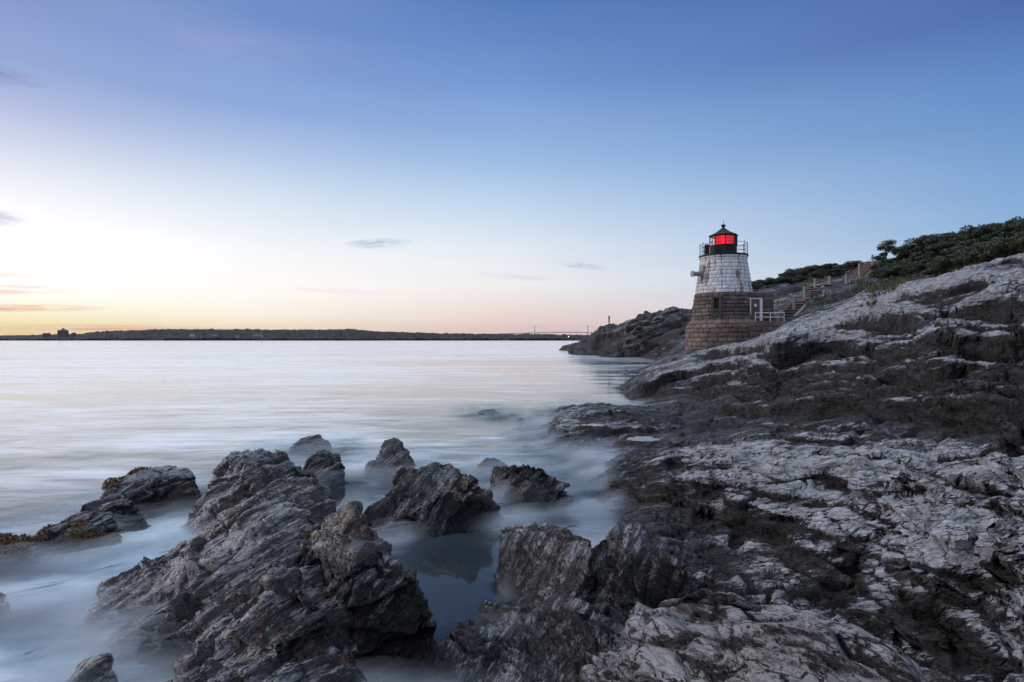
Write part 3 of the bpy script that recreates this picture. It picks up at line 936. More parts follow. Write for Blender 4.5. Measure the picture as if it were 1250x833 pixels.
def rock(name, label, hulls, mat, vox=0.03, amp=1.0, fr=FR_L, lam=0.22, pale=0.35, smooth=6, group=None, cat='rock', seed=0.0, spread=0.25, deep=-0.55, jscale=1.0, tide=(0.0, 0.25)):
    """hulls: lists of points; each hull is sunk below the water on a spread foot, then all are fused, rounded and weathered"""
    bm = bmesh.new()
    allp = []
    for h in hulls:
        pts = [Vector(p) for p in h]
        c = sum(pts, Vector()) / len(pts)
        foot = []
        for p in pts:
            o = Vector((p.x - c.x, p.y - c.y, 0))
            L = o.length or 1
            foot.append(Vector((p.x, p.y, deep)) + o / L * spread * min(1.0, L))
        b2 = bmesh.new()
        for p in pts + foot: b2.verts.new(p)
        r = bmesh.ops.convex_hull(b2, input=b2.verts)
        bmesh.ops.delete(b2, geom=list({e for e in r['geom_interior'] + r['geom_unused'] if isinstance(e, bmesh.types.BMVert)}), context='VERTS')
        tmp = bpy.data.meshes.new('tmp'); b2.to_mesh(tmp); b2.free()
        bm.from_mesh(tmp); bpy.data.meshes.remove(tmp)
        allp += pts
    c = sum(allp, Vector()) / len(allp)
    base = Vector((c.x, c.y, 0))
    for v in bm.verts: v.co -= base
    bmesh.ops.recalc_face_normals(bm, faces=bm.faces)
    me0 = bpy.data.meshes.new('tmp'); bm.to_mesh(me0); bm.free()
    ob = link(bpy.data.objects.new('tmp', me0))
    md = ob.modifiers.new('r', 'REMESH'); md.mode = 'VOXEL'; md.voxel_size = vox; md.adaptivity = 0
    ms = ob.modifiers.new('s', 'SMOOTH'); ms.factor = 0.5; ms.iterations = int(smooth * max(1.0, (0.03 / vox)))
    dg = bpy.context.evaluated_depsgraph_get()
    me = bpy.data.meshes.new_from_object(ob.evaluated_get(dg))
    bpy.data.objects.remove(ob)
    me.name = name
    V = coords(me); Nn = normals(me)
    Wp = V + np.array(base) + seed
    q = beds(Wp, fr, 1.0, seed)
    low = fbm(Wp * 0.9 + 3, 3)
    d = 0.20 * low
    a2 = 0.18 + 1.1 * sstep(-0.25, 0.5, fbm(Wp * 0.8 + 20, 2))
    d = d + 0.36 * layer(q, lam * 2.2, 0.18, 2.0)
    d = d + 0.55 * a2 * layer(q, lam, 0.20, 5.0)
    d = d + 0.62 * a2 * layer(q, lam * 0.40, 0.24, 9.0)
    d = d + (0.024 * ribs(q, lam * 0.6, 3.0) + 0.010 * ribs(q, lam * 0.22, 7.0, 3)) * (0.15 + 0.85 * a2)
    d = d + 0.025 * fbm(np.stack([q[:, 0] * 1.5, q[:, 1] * 2.5, q[:, 2] * 3.0], -1), 4, 0.6)
    wv = np.stack([fbm(Wp * 1.3, 3), fbm(Wp * 1.3 + 50, 3), fbm(Wp * 1.3 + 90, 3)], -1)
    jp = (np.stack([q[:, 0] * 0.7, q[:, 1] * 1.0, q[:, 2] * 1.5], -1) + 0.22 * wv) * jscale
    f1, e, idv = cells(jp)
    crk = 1 - sstep(0.0, 0.05, e)
    d = d + (idv - 0.5) * 0.20 - 0.09 * crk
    f1, e2, id2 = cells(jp * np.array([2.3, 2.6, 2.0]) + 5)
    crk2 = 1 - sstep(0.0, 0.08, e2)
    d = d + (id2 - 0.5) * 0.07 - 0.03 * crk2
    # push mostly across the beds so that the layers stand out like pages
    k = 0.6 * Nn + 0.4 * np.sign((Nn @ fr[2]))[:, None] * fr[2][None]
    V2 = V + k * (d * amp)[:, None]
    me.vertices.foreach_set('co', V2.astype(np.float32).ravel())
    me.update()
    me.polygons.foreach_set('use_smooth', np.full(len(me.polygons), True))
    z = V2[:, 2]
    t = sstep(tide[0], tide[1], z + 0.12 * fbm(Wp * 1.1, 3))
    set_attr(me, 'pale', np.clip((pale + 0.10 + 0.30 * (sstep(.1, .95, normals(me)[:, 2]) - .45) - .3 * crk - .15 * crk2) * t + 0.16 * low * t, 0, 1))  # upward faces paler: lit tops painted into the tone
    me.materials.append(mat)
    o = bpy.data.objects.new(name, me)
    o.location = base
    link(o)
    tag(o, label, cat, group)
    ROCKS.append(o)
    return o


SK, SM = M['skerry'], M['skerry_mid']
GS = 'rocks standing in the sea wash'
r_weed = rock('sea_rock', 'long low rock with brown weed on its left half, standing alone in the misty water', [
    [P(66, 644, .16), P(96, 612, .46), P(140, 588, .56), P(165, 612, .42), P(150, 634, .14)],
    [P(130, 590, .48), P(165, 577, .60), P(205, 569, .66), P(228, 573, .62), P(238, 590, .40), P(240, 606, .05), P(200, 612, .18), P(160, 618, .12), P(150, 606, .40)],
], SK, 0.026, .8, lam=.16, pale=.34, group=GS, seed=2)
r_weed2 = rock('sea_rock', 'small ridged rock beside the weedy long rock, on its near left side', [
    [P(40, 664, .14), P(66, 643, .33), P(105, 627, .45), P(132, 625, .45), P(140, 636, .32), P(110, 657, .14), P(70, 670, .08)],
], SK, 0.02, .6, lam=.13, pale=.42, group=GS, seed=5)
r_weed3 = rock('sea_rock', 'dark rock topped with brown weed, cut off by the left edge of the picture', [
    [P(-45, 692, .1), P(-40, 652, .45), P(0, 649, .43), P(30, 652, .36), P(42, 666, .2), P(18, 690, .1), P(-20, 700, .05)],
], SK, 0.022, .6, lam=.13, pale=.28, group=GS, seed=9)
r_edge = rock('sea_rock', 'tiny dark tip of rock low on the left edge in foaming water', [
    [P(-40, 770, .0), P(-32, 728, .25), P(-8, 722, .25), P(4, 738, .12), P(6, 765, .0)],
], SK, 0.02, .5, lam=.12, pale=.15, group=GS, seed=13)
rock('sea_rock', 'dark sharp ridged rock leaning up behind the biggest foreground rock', [
    [P(232, 640, .02), P(262, 600, .45), P(300, 568, .78), P(335, 560, .86), P(340, 585, .70), P(290, 620, .35), P(245, 650, .0)],
    [P(300, 566, .78), P(345, 557, .90), P(385, 575, .80), P(410, 605, .55), P(420, 640, .35), P(380, 640, .40), P(330, 615, .5), P(310, 595, .6)],
], SK, 0.026, 1.05, lam=.19, pale=.22, group=GS, seed=17)
rock('sea_rock', 'pale knobbly rock crest poking up behind the dark sharp ridged rock', [
    [P(262, 592, .12), P(275, 562, .55), P(315, 549, .78), P(340, 547, .84), P(350, 556, .78), P(345, 575, .4), P(300, 580, .4)],
], SK, 0.026, .7, lam=.16, pale=.45, group=GS, seed=19)
rock('rock_splinter', 'narrow dark splinter of rock lying along the seaward edge of the biggest foreground rock', [
    [P(250, 642, .12), P(275, 624, .34), P(298, 606, .52), P(310, 607, .52), P(306, 620, .40), P(275, 640, .22)],
], SK, 0.018, .45, lam=.10, pale=.15, group=GS, seed=23)
rock('sea_rock', 'rounded grey block of rock beside the small bright pool, farther from the viewer', [
    [P(368, 572, .25), P(378, 556, .52), P(395, 547, .62), P(412, 553, .56), P(419, 572, .30), P(418, 590, .02), P(390, 592, .05)],
], SK, 0.024, .7, lam=.15, pale=.36, group=GS, seed=29)
rock('sunken_rock', 'low brown domed rock barely above the water behind the rounded grey block', [
    [P(352, 552, .0), P(368, 537, .22), P(388, 532, .28), P(404, 540, .2), P(410, 552, .0)],
], SK, 0.03, .5, lam=.16, pale=.0, group=GS, seed=31)
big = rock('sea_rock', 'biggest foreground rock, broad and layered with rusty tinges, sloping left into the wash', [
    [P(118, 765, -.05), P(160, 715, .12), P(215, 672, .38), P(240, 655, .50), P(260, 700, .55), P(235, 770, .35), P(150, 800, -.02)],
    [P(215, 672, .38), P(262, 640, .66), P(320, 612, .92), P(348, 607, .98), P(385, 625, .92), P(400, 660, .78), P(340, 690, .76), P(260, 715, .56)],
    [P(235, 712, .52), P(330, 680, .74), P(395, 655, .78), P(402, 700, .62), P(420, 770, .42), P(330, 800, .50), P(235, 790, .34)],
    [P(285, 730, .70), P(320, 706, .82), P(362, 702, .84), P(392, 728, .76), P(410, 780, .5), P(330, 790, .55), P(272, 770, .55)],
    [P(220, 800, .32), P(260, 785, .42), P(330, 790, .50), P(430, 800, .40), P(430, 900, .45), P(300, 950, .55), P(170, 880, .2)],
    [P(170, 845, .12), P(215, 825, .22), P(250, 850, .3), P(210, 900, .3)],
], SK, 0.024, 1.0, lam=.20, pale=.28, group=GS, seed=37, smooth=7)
rock('sea_rock', 'small dark spiky rock tip at the bottom left corner below the biggest foreground rock', [
    [P(88, 838, .02), P(105, 818, .16), P(128, 812, .22), P(142, 822, .18), P(150, 850, .0), P(110, 870, .0)],
], SK, 0.016, .5, lam=.09, pale=.3, group=GS, seed=41)
rock('sea_rock', 'tall dark wedge of rock overhanging the still pool, right of the biggest foreground rock', [
    [P(368, 662, .86), P(395, 640, 1.02), P(432, 622, 1.16), P(462, 640, 1.10), P(480, 668, .98), P(430, 690, .95), P(395, 690, .82)],
    [P(385, 690, .80), P(440, 665, .98), P(480, 660, .98), P(505, 700, .84), P(525, 735, .62), P(535, 770, .30), P(490, 805, .05), P(440, 800, .10), P(405, 745, .52)],
], SM, 0.022, 1.0, fr=frame((0.80, 0.30), 38), lam=.19, pale=.16, group=GS, seed=43)
rock('sea_rock', 'jagged dark rock hump between the still pool and the open water', [
    [P(442, 628, .25), P(462, 600, .55), P(485, 577, .80), P(510, 566, .92), P(548, 562, .98), P(575, 585, .80), P(600, 612, .40), P(618, 634, .02), P(560, 645, .02), P(505, 652, .02), P(460, 648, .08)],
], SM, 0.024, .9, fr=FR_C, lam=.16, pale=.22, group=GS, seed=47)
rock('sea_rock', 'small pointed rock behind the jagged hump with white wash at its foot', [
    [P(452, 570, .1), P(466, 545, .45), P(480, 532, .64), P(492, 540, .54), P(506, 560, .28), P(508, 578, .0), P(470, 584, .0)],
], SM, 0.026, .8, fr=FR_C, lam=.17, pale=.16, group=GS, seed=53)
rock('sea_rock', 'rounded knobbly black rock standing alone in the dark inlet', [
    [P(607, 584, .30), P(618, 568, .58), P(640, 562, .70), P(662, 568, .62), P(680, 584, .40), P(694, 604, .08), P(690, 616, .0), P(650, 618, .02), P(620, 602, .15)],
], SM, 0.024, 1.0, fr=FR_C, lam=.18, pale=.16, group=GS, seed=59)
rock('sunken_rock', 'low dark dome awash between the jagged hump and the knobbly black rock', [
    [P(578, 576, .0), P(590, 561, .17), P(605, 560, .18), P(622, 572, .08), P(618, 582, .0)],
], SM, 0.03, .45, fr=FR_C, lam=.16, pale=.0, group=GS, seed=61)
rock('sunken_rock', 'lone dark hump awash far out, above the jagged rocks', [
    [P(584, 504, .0), P(592, 499, .14), P(604, 499, .15), P(612, 504, .0), P(600, 508, .0)],
], SM, 0.05, .45, fr=FR_C, lam=.16, pale=.0, group=GS, seed=67)
rock('sunken_rock', 'tiny dark hump awash in the cove left of the lighthouse ledge', [
    [P(754, 455, .0), P(762, 451, .2), P(768, 452, .2), P(772, 456, .0), P(762, 458, .0)],
], SM, 0.08, .45, fr=FR_C, lam=.16, pale=.1, group=GS, seed=68)
rock('sea_rock', 'cracked grey rock on the right bank of the still pool with a pale quartz vein', [
    [P(608, 696, .22), P(612, 648, .66), P(645, 639, .78), P(690, 645, .86), P(722, 655, .86), P(720, 700, .62), P(690, 745, .22), P(640, 735, .10), P(618, 718, .05)],
], SM, 0.022, .6, fr=FR_C, lam=.13, pale=.32, group=GS, seed=71)
rock('sea_rock', 'dark brown split rock in the middle gully between pool bank and pale slab', [
    [P(712, 660, .80), P(745, 640, .94), P(780, 642, .92), P(840, 690, .82), P(850, 730, .50), P(800, 765, .22), P(730, 755, .18), P(700, 735, .2)],
], SM, 0.024, .8, fr=FR_C, lam=.14, pale=.24, group=GS, seed=73)
rock('shore_rock', 'low ridged grey rock at the bottom centre edge running into the still pool', [
    [P(548, 770, .16), P(600, 735, .05), P(660, 725, .22), P(720, 735, .42), P(760, 720, .52), P(800, 745, .50), P(780, 800, .40), P(740, 900, .45), P(640, 920, .35), P(560, 900, .25), P(545, 830, .18)],
    [P(655, 760, .45), P(700, 742, .56), P(740, 720, .62), P(760, 735, .6), P(745, 790, .5), P(690, 810, .45)],
], SM, 0.02, 1.0, fr=frame((-0.45, 0.9), 55), lam=.16, pale=.36, group=GS, seed=79)
rock('boulder', 'big pale ridged boulder at bottom right in front of the dark gully', [
    [P(790, 790, .70), P(812, 736, 1.02), P(850, 716, 1.16), P(900, 722, 1.18), P(960, 738, 1.22), P(1010, 762, 1.24), P(960, 840, 1.05), P(850, 880, .8), P(770, 860, .55)],
    [P(940, 735, 1.20), P(1000, 752, 1.24), P(1060, 785, 1.28), P(1110, 818, 1.32), P(1145, 845, 1.34), P(1080, 960, 1.1), P(900, 960, .9), P(900, 820, 1.0)],
    [P(740, 830, .50), P(800, 785, .70), P(860, 830, .78), P(860, 960, .75), P(720, 960, .45)],
], M['boulder'], 0.014, 1.0, fr=frame((-0.47, 0.88), 58), lam=.12, pale=.56, group=None, seed=83, deep=-0.3, tide=(0.1, 0.8))

# boulders resting on the far point
GB = 'boulders tumbled on the far point'
fb = [('large pale flat boulder perched at the top of the far rocky point', (764, 402, 800, 390), 99, 4.4, .5),
      ('square grey boulder below the perched flat boulder on the far point', (769, 414, 806, 399), 96.5, 3.0, .45),
      ('slanted pale boulder block right of the perched boulder on the far point', (796, 408, 818, 385), 97.5, 3.0, .6),
      ('rough grey boulder highest on the far point near the lighthouse', (808, 392, 836, 378), 100.5, 4.0, .45),
      ('whitish boulder low down in the middle of the far point', (762, 426, 786, 411), 94.5, 2.5, .7)]
for i, (lb, (x0, y0, x1, y1), Y, dep, pl) in enumerate(fb):
    a, b = D(x0, y0, Y), D(x1, y1, Y)
    w, h = b.x - a.x, b.z - a.z
    hull = [Vector((a.x + w * fx, Y + dep * fy, a.z + h * fz)) for fx, fy, fz in ((0, 0, .1), (.05, .1, .6), (.25, .1, .95), (.7, 0, .85 + .15 * (i % 2)), (1, .15, .35), (.95, 0, 0), (.5, -.1, .1), (.1, .9, .6), (.5, 1, 1), (.95, .9, .8), (.9, 1, 0), (.1, 1, 0))]
    rock('boulder', lb, [hull], M['far_rock'], 0.11, .9, fr=FR_R, lam=.5, pale=pl, group=GB, seed=100 + 7 * i, deep=a.z - 1.2, spread=.1, smooth=2, tide=(-9, -8), jscale=.4)

# ------------------------------------------------------------------ sea
def build_water():
    # near sheet with measured shallows, far sheet to the horizon: one mesh fanning out with distance
    th = np.radians(np.linspace(-62, 40, 420))
    lr = np.concatenate([np.exp(np.linspace(math.log(2.2), math.log(45), 520)), np.exp(np.linspace(math.log(46), math.log(8800), 110))])
    T, RR = np.meshgrid(th, lr, indexing='ij')
    X = (np.tan(T) * RR).ravel(); Y = RR.ravel()
    trees = []
    for o in ROCKS:
        me = o.data
        trees.append((o.location.copy(), BVHTree.FromPolygons([tuple(v) for v in coords(me)], [tuple(p.vertices) for p in me.polygons]), min(v[0] for v in o.bound_box), max(v[0] for v in o.bound_box), min(v[1] for v in o.bound_box), max(v[1] for v in o.bound_box)))
    n = len(X)
    bottom = np.full(n, -1.5)
    lim = (Y < 46) & (X > -9) | (Y < 46) & (np.abs(X) < 40)
    down = Vector((0, 0, -1))
    mask = (Y < 60) & (X > -2.0 * 1.0 - Y * 0.2)
    ii = np.nonzero(mask & (X < Y * 0.9))[0]
    for k in ii:
        h = BVH_LAND.ray_cast(Vector((X[k], Y[k], 20)), down)
        if h[0] is not None: bottom[k] = h[0].z
    for loc, tr, x0, x1, y0, y1 in trees:
        s = np.nonzero((X > loc.x + x0 - .02) & (X < loc.x + x1 + .02) & (Y > loc.y + y0 - .02) & (Y < loc.y + y1 + .02))[0]
        for k in s:
            h = tr.ray_cast(Vector((X[k] - loc.x, Y[k] - loc.y, 5)), down)
            if h[0] is not None: bottom[k] = max(bottom[k], h[0].z)
    depth = np.maximum(0.0, -bottom)
    # still pools shut off from the swell
    def blob(px, py, rx, ry, rot=0.0):
        c = P(px, py, 0)
        dx, dy = X - c.x, Y - c.y
        a = dx * math.cos(rot) + dy * math.sin(rot); b = -dx * math.sin(rot) + dy * math.cos(rot)
        return np.exp(-((a / rx) ** 2 + (b / ry) ** 2) ** 2)
    calm = np.clip(blob(548, 700, .85, 1.75) + blob(418, 606, .45, 1.0) + blob(480, 810, 1.1, .55), 0, 1)
    foam_and_sheen = 0.06 + 0.24 * sstep(8, 18, Y) + 0.30 * blob(90, 720, 2.4, 2.6) + 0.42 * blob(215, 650, 1.0, 2.0, -0.5) + 0.25 * blob(440, 580, 0.7, 2.0) + .22 * blob(240, 610, .8, 2.2)
    foam_and_sheen = foam_and_sheen + 0.25 * blob(150, 800, 1.6, 1.0) + .15 * blob(330, 530, 5, 4) - 0.25 * blob(650, 590, 1.6, 2.5) - .12 * blob(60, 690, 1.2, .5)
    foam_and_sheen = foam_and_sheen + 0.22 * blob(715, 620, .45, 1.0) + 0.46 * sstep(14, 60, Y) - 0.1 * blob(620, 500, 8, 6)  # far water whitened in colour to pass for bright sky reflection
    a_ = X / Y * F0 + 625
    foam_and_sheen = foam_and_sheen - 0.42 * sstep(360, 700, a_) * sstep(11, 16, Y) * (1 - sstep(60, 140, Y))  # less white painted to the right, as if mirroring bluer sky
    # wash thins out over rock that lies just under the surface
    cover = 1 - np.exp(-depth / (0.16))
    cover = np.where(calm > .3, 1 - np.exp(-depth / 0.30) * 0.75, np.maximum(cover, 0.10))
    z = np.where(Y < 60, 0.012 * fbm(np.stack([X * .5, Y * .5, X * 0], -1), 3) * (1 - calm), 0.0)
    # the swell lifts a thin veil of wash around every rock: a few sheer sheets just above the mean level
    from mathutils.kdtree import KDTree
    dry = np.nonzero((bottom > -0.03) & (Y < 40))[0]
    kd = KDTree(len(dry))
    for a, k in enumerate(dry): kd.insert((X[k], Y[k], 0), a)
    kd.balance()
    near = np.nonzero((Y < 30) & (X < Y * .95))[0]
    dist = np.full(n, 9.0)
    for k in near: dist[k] = kd.find((X[k], Y[k], 0))[2]
    nv = len(lr); nu = len(th)
    j1 = int(np.searchsorted(lr, 26.0))
    sub = np.arange(n).reshape(nu, nv)[:, :j1].ravel()
    sheets = []
    fa, fb = X[sub] * .79 + Y[sub] * .61, -X[sub] * .61 + Y[sub] * .79   # along and across the drift of the wash
    wn = fbm(np.stack([fa * .33, fb * 1.5, fa * 0], -1) + .3 * np.stack([perlin(np.stack([fa, fb, fa * 0], -1) * .6)] * 3, -1), 4)
    for s_, (h, al) in enumerate(((.03, .30), (.06, .26), (.095, .22), (.135, .18), (.18, .14), (.23, .10))):
        zz = h * (1 + .5 * wn + .25 * fbm(np.stack([X[sub] * 2, Y[sub] * 2, X[sub] * 0 + s_ * 7], -1), 2))
        aa = al * np.exp(-(dist[sub] / (.35 + .10 * np.sqrt(Y[sub]))) ** 2) * (1 - np.clip(calm[sub] * 1.6, 0, 1)) * np.clip(.6 + 1.5 * wn, 0.02, 1.5)
        aa = aa * (1 - sstep(735, 790, X[sub] / Y[sub] * F0 + 625) * (1 - sstep(10.5, 12.5, Y[sub])))
        sheets.append((np.stack([X[sub], Y[sub], zz], -1), aa, j1))
    me = grid_mesh('sea', np.stack([X, Y, z], -1), nu, nv)
    set_attr(me, 'foam_and_sheen', foam_and_sheen); set_attr(me, 'calm', calm); set_attr(me, 'cover', np.clip(cover, 0, 1))
    parts = [me]
    for Vs, aa, j1 in sheets:
        m2 = grid_mesh('tmp', Vs, nu, j1)
        set_attr(m2, 'foam_and_sheen', np.full(len(Vs), .68)); set_attr(m2, 'calm', np.zeros(len(Vs))); set_attr(m2, 'cover', aa)
        bm = bmesh.new(); bm.from_mesh(m2)
        lay = bm.verts.layers.float['cover']
        bmesh.ops.delete(bm, geom=[v for v in bm.verts if v[lay] < .004], context='VERTS')
        bm.to_mesh(m2); bm.free()
        parts.append(m2)
    obs = [link(bpy.data.objects.new('tmp', m_)) for m_ in parts]
    with bpy.context.temp_override(active_object=obs[0], selected_editable_objects=obs, selected_objects=obs):
        bpy.ops.object.join()
    o = obs[0]; o.name = 'sea'
    me = o.data
    me.materials.append(M['water'])
    return structure(o)


build_water()
# sea bed far below so that nothing shows through
_b = MB(); _b.box((0, 4500, -2.3), (30000, 9200, 0.2)); structure(_b.build('sea_bed', plain('sea_bed', (0.02, 0.025, 0.03), 0.9)))

for i, (c, a, b, th) in enumerate(BASINS):
    bm = bmesh.new()
    n = 40
    vs = []
    for k in range(n):
        t = 2 * math.pi * k / n
        rr = 1.05 + 0.22 * math.sin(3 * t + i) + 0.12 * math.sin(7 * t + 2 * i)
        x, y = a * rr * math.cos(t), b * rr * math.sin(t)
        vs.append(bm.verts.new((c.x + x * math.cos(th) - y * math.sin(th), c.y + x * math.sin(th) + y * math.cos(th), c.z + 0.005)))
    bm.faces.new(vs)
    me = bpy.data.meshes.new('rock_pool'); bm.to_mesh(me); bm.free(); me.materials.append(M['pool'])
    structure(link(bpy.data.objects.new('rock_pool', me)))

# ------------------------------------------------------------------ rockweed on the left rocks
def weed(rockobj, keep, n, label=None):
    me = rockobj.data
    V = coords(me); Nn = normals(me)
    W = V + np.array(rockobj.location)
    noise = fbm(W * 2.2 + 40, 3)
    idx = np.nonzero(keep(W) & (Nn[:, 2] > -0.1) & (noise > -0.12))[0]
    idx = rng.choice(idx, n)
    Q = []
    for k in idx:
        p = V[k]; nn = Nn[k]
        side = np.array([rng.normal(), rng.normal(), -0.25])
        side -= nn * (side @ nn); side /= np.linalg.norm(side) + 1e-6
        L = rng.uniform(.04, .11); wd = rng.uniform(.006, .013)
        b = np.cross(nn, side)
        p1 = p + nn * L * .38 + side * L * .35 + rng.normal(size=3) * .01
        p2 = p + nn * L * .22 + side * L * 1.0 + np.array([0, 0, -.02])
        Q.append([p - b * wd, p + b * wd, p1 + b * wd * 1.3, p1 - b * wd * 1.3])
        Q.append([p1 - b * wd * 1.3, p1 + b * wd * 1.3, p2 + b * wd * .3, p2 - b * wd * .3])
    m = quads_mesh('seaweed', np.array(Q)); m.materials.append(M['weed'])
    o = bpy.data.objects.new('seaweed', m)
    o['kind'] = 'stuff'
    link(o, rockobj)


_c = P(112, 607, .3)
weed(r_weed, lambda W: (W[:, 2] > 0.10) & (W[:, 0] < P(152, 600, .4).x) & (W[:, 2] < .66), 5200)
weed(r_weed2, lambda W: (W[:, 2] > 0.02) & ((W[:, 0] < P(72, 650, .2).x) | ((W[:, 0] > P(122, 640, .2).x) & (W[:, 2] < .36))), 1700)
weed(r_weed3, lambda W: (W[:, 2] > 0.20) | (W[:, 0] > P(18, 670, .1).x) & (W[:, 2] > 0.08), 3200)
weed(r_edge, lambda W: W[:, 2] > 0.10, 900)

# ------------------------------------------------------------------ lighthouse
LX, LY = D(883, 414, 48).x, 48.0
K = 48.0 / F0
zr = lambda row: CAMZ + (HZ - row) * K


def stone_ring(prof, course, nblk, jitter=0.035, joint=0.025, seed=1, skip=None):
    """courses of pillowed granite blocks on a turned profile [(radius, z), ...]; returns a mesh with block / joint attributes"""
    rs = np.array([p[0] for p in prof]); zs = np.array([p[1] for p in prof])
    rg = random.Random(seed)
    Q, blk, jnt = [], [], []
    z = zs[0]; row = 0
    while z < zs[-1] - 0.05:
        h = min(course * rg.uniform(.85, 1.15), zs[-1] - z)
        if zs[-1] - z - h < course * .4: h = zs[-1] - z
        a = rg.uniform(0, 1); k = 0
        cuts = [0.0]
        while cuts[-1] < 2 * math.pi - 0.1: cuts.append(cuts[-1] + 2 * math.pi / nblk * rg.uniform(.65, 1.4))
        cuts[-1] = 2 * math.pi
        for a0, a1 in zip(cuts[:-1], cuts[1:]):
            b = rg.random(); bulge = rg.uniform(.3, 1.0) * jitter
            ta = [a0, a0 + joint / 2 / rs[0], a0 + (a1 - a0) * .5, a1 - joint / 2 / rs[0], a1]
            tz = [z, z + joint / 2, z + h * .5, z + h - joint / 2, z + h]
            off = [[-0.03] * 5, [-0.03, bulge * .4, bulge * .8, bulge * .4, -0.03], [-0.03, bulge * .8, bulge * rg.uniform(.9, 1.5), bulge * .8, -0.03], [-0.03, bulge * .4, bulge * .8, bulge * .4, -0.03], [-0.03] * 5]
            g = [[None] * 5 for _ in range(5)]
            for i in range(5):
                r0 = np.interp(tz[i], zs, rs)
                for j in range(5):
                    rr = r0 + off[i][j]
                    g[i][j] = (rr * math.cos(a + ta[j]), rr * math.sin(a + ta[j]), tz[i])
            for i in range(4):
                for j in range(4):
                    Q.append([g[i][j], g[i][j + 1], g[i + 1][j + 1], g[i + 1][j]])
                    for (ii, jj) in ((i, j), (i, j + 1), (i + 1, j + 1), (i + 1, j)):
                        blk.append(b); jnt.append(1.0 if ii in (0, 4) or jj in (0, 4) else 0.0)
        z += h; row += 1
    return np.array(Q), np.array(blk), np.array(jnt)


def ring_obj(name, data, mat, parent, extra_caps=()):
    Q, b, j = data
    me = quads_mesh(name, Q)
    set_attr(me, 'block', b); set_attr(me, 'joint', j)
    me.materials.append(mat)
    o = bpy.data.objects.new(name, me)
    return link(o, parent)


def stone_wall_box(c, s, rz, course, blen, seed):
    """box faced with granite blocks (4 sides and top)"""
    rg = random.Random(seed)
    Q, blk, jnt = [], [], []
    Mx = Matrix.Translation(Vector(c)) @ Matrix.Rotation(rz, 4, 'Z')
    hx, hy, hz = s[0] / 2, s[1] / 2, s[2] / 2
    faces = [((-hx, -hy, -hz), (1, 0, 0), s[0], (0, 0, 1), s[2], (0, -1, 0)), ((hx, -hy, -hz), (0, 1, 0), s[1], (0, 0, 1), s[2], (1, 0, 0)),
             ((hx, hy, -hz), (-1, 0, 0), s[0], (0, 0, 1), s[2], (0, 1, 0)), ((-hx, hy, -hz), (0, -1, 0), s[1], (0, 0, 1), s[2], (-1, 0, 0)),
             ((-hx, -hy, hz), (1, 0, 0), s[0], (0, 1, 0), s[1], (0, 0, 1))]
    for o, U, lu, W, lw, n in faces:
        o, U, W, n = Vector(o), Vector(U), Vector(W), Vector(n)
        nc = max(1, round(lw / course)); h = lw / nc
        for r in range(nc):
            u = 0.0
            first = True
            while u < lu - 1e-3:
                L = blen * rg.uniform(.6, 1.35) * (.5 if first and r % 2 else 1); first = False
                if lu - u - L < blen * .35: L = lu - u
                L = min(L, lu - u)
                b = rg.random(); bl = rg.uniform(.012, .05); J = .03
                us = [u, u + J, u + L / 2, u + L - J, u + L]; ws = [r * h, r * h + J, r * h + h / 2, (r + 1) * h - J, (r + 1) * h]
                g = [[Mx @ (o + U * us[j] + W * ws[i] + n * (-.02 if i in (0, 4) or j in (0, 4) else bl * (1.3 if i == 2 and j == 2 else .7))) for j in range(5)] for i in range(5)]
                for i in range(4):
                    for j in range(4):
                        Q.append([tuple(g[i][j]), tuple(g[i][j + 1]), tuple(g[i + 1][j + 1]), tuple(g[i + 1][j])])
                        for (ii, jj) in ((i, j), (i, j + 1), (i + 1, j + 1), (i + 1, j)):
                            blk.append(b); jnt.append(1.0 if ii in (0, 4) or jj in (0, 4) else 0.0)
                u += L
    return np.array(Q), np.array(blk), np.array(jnt)


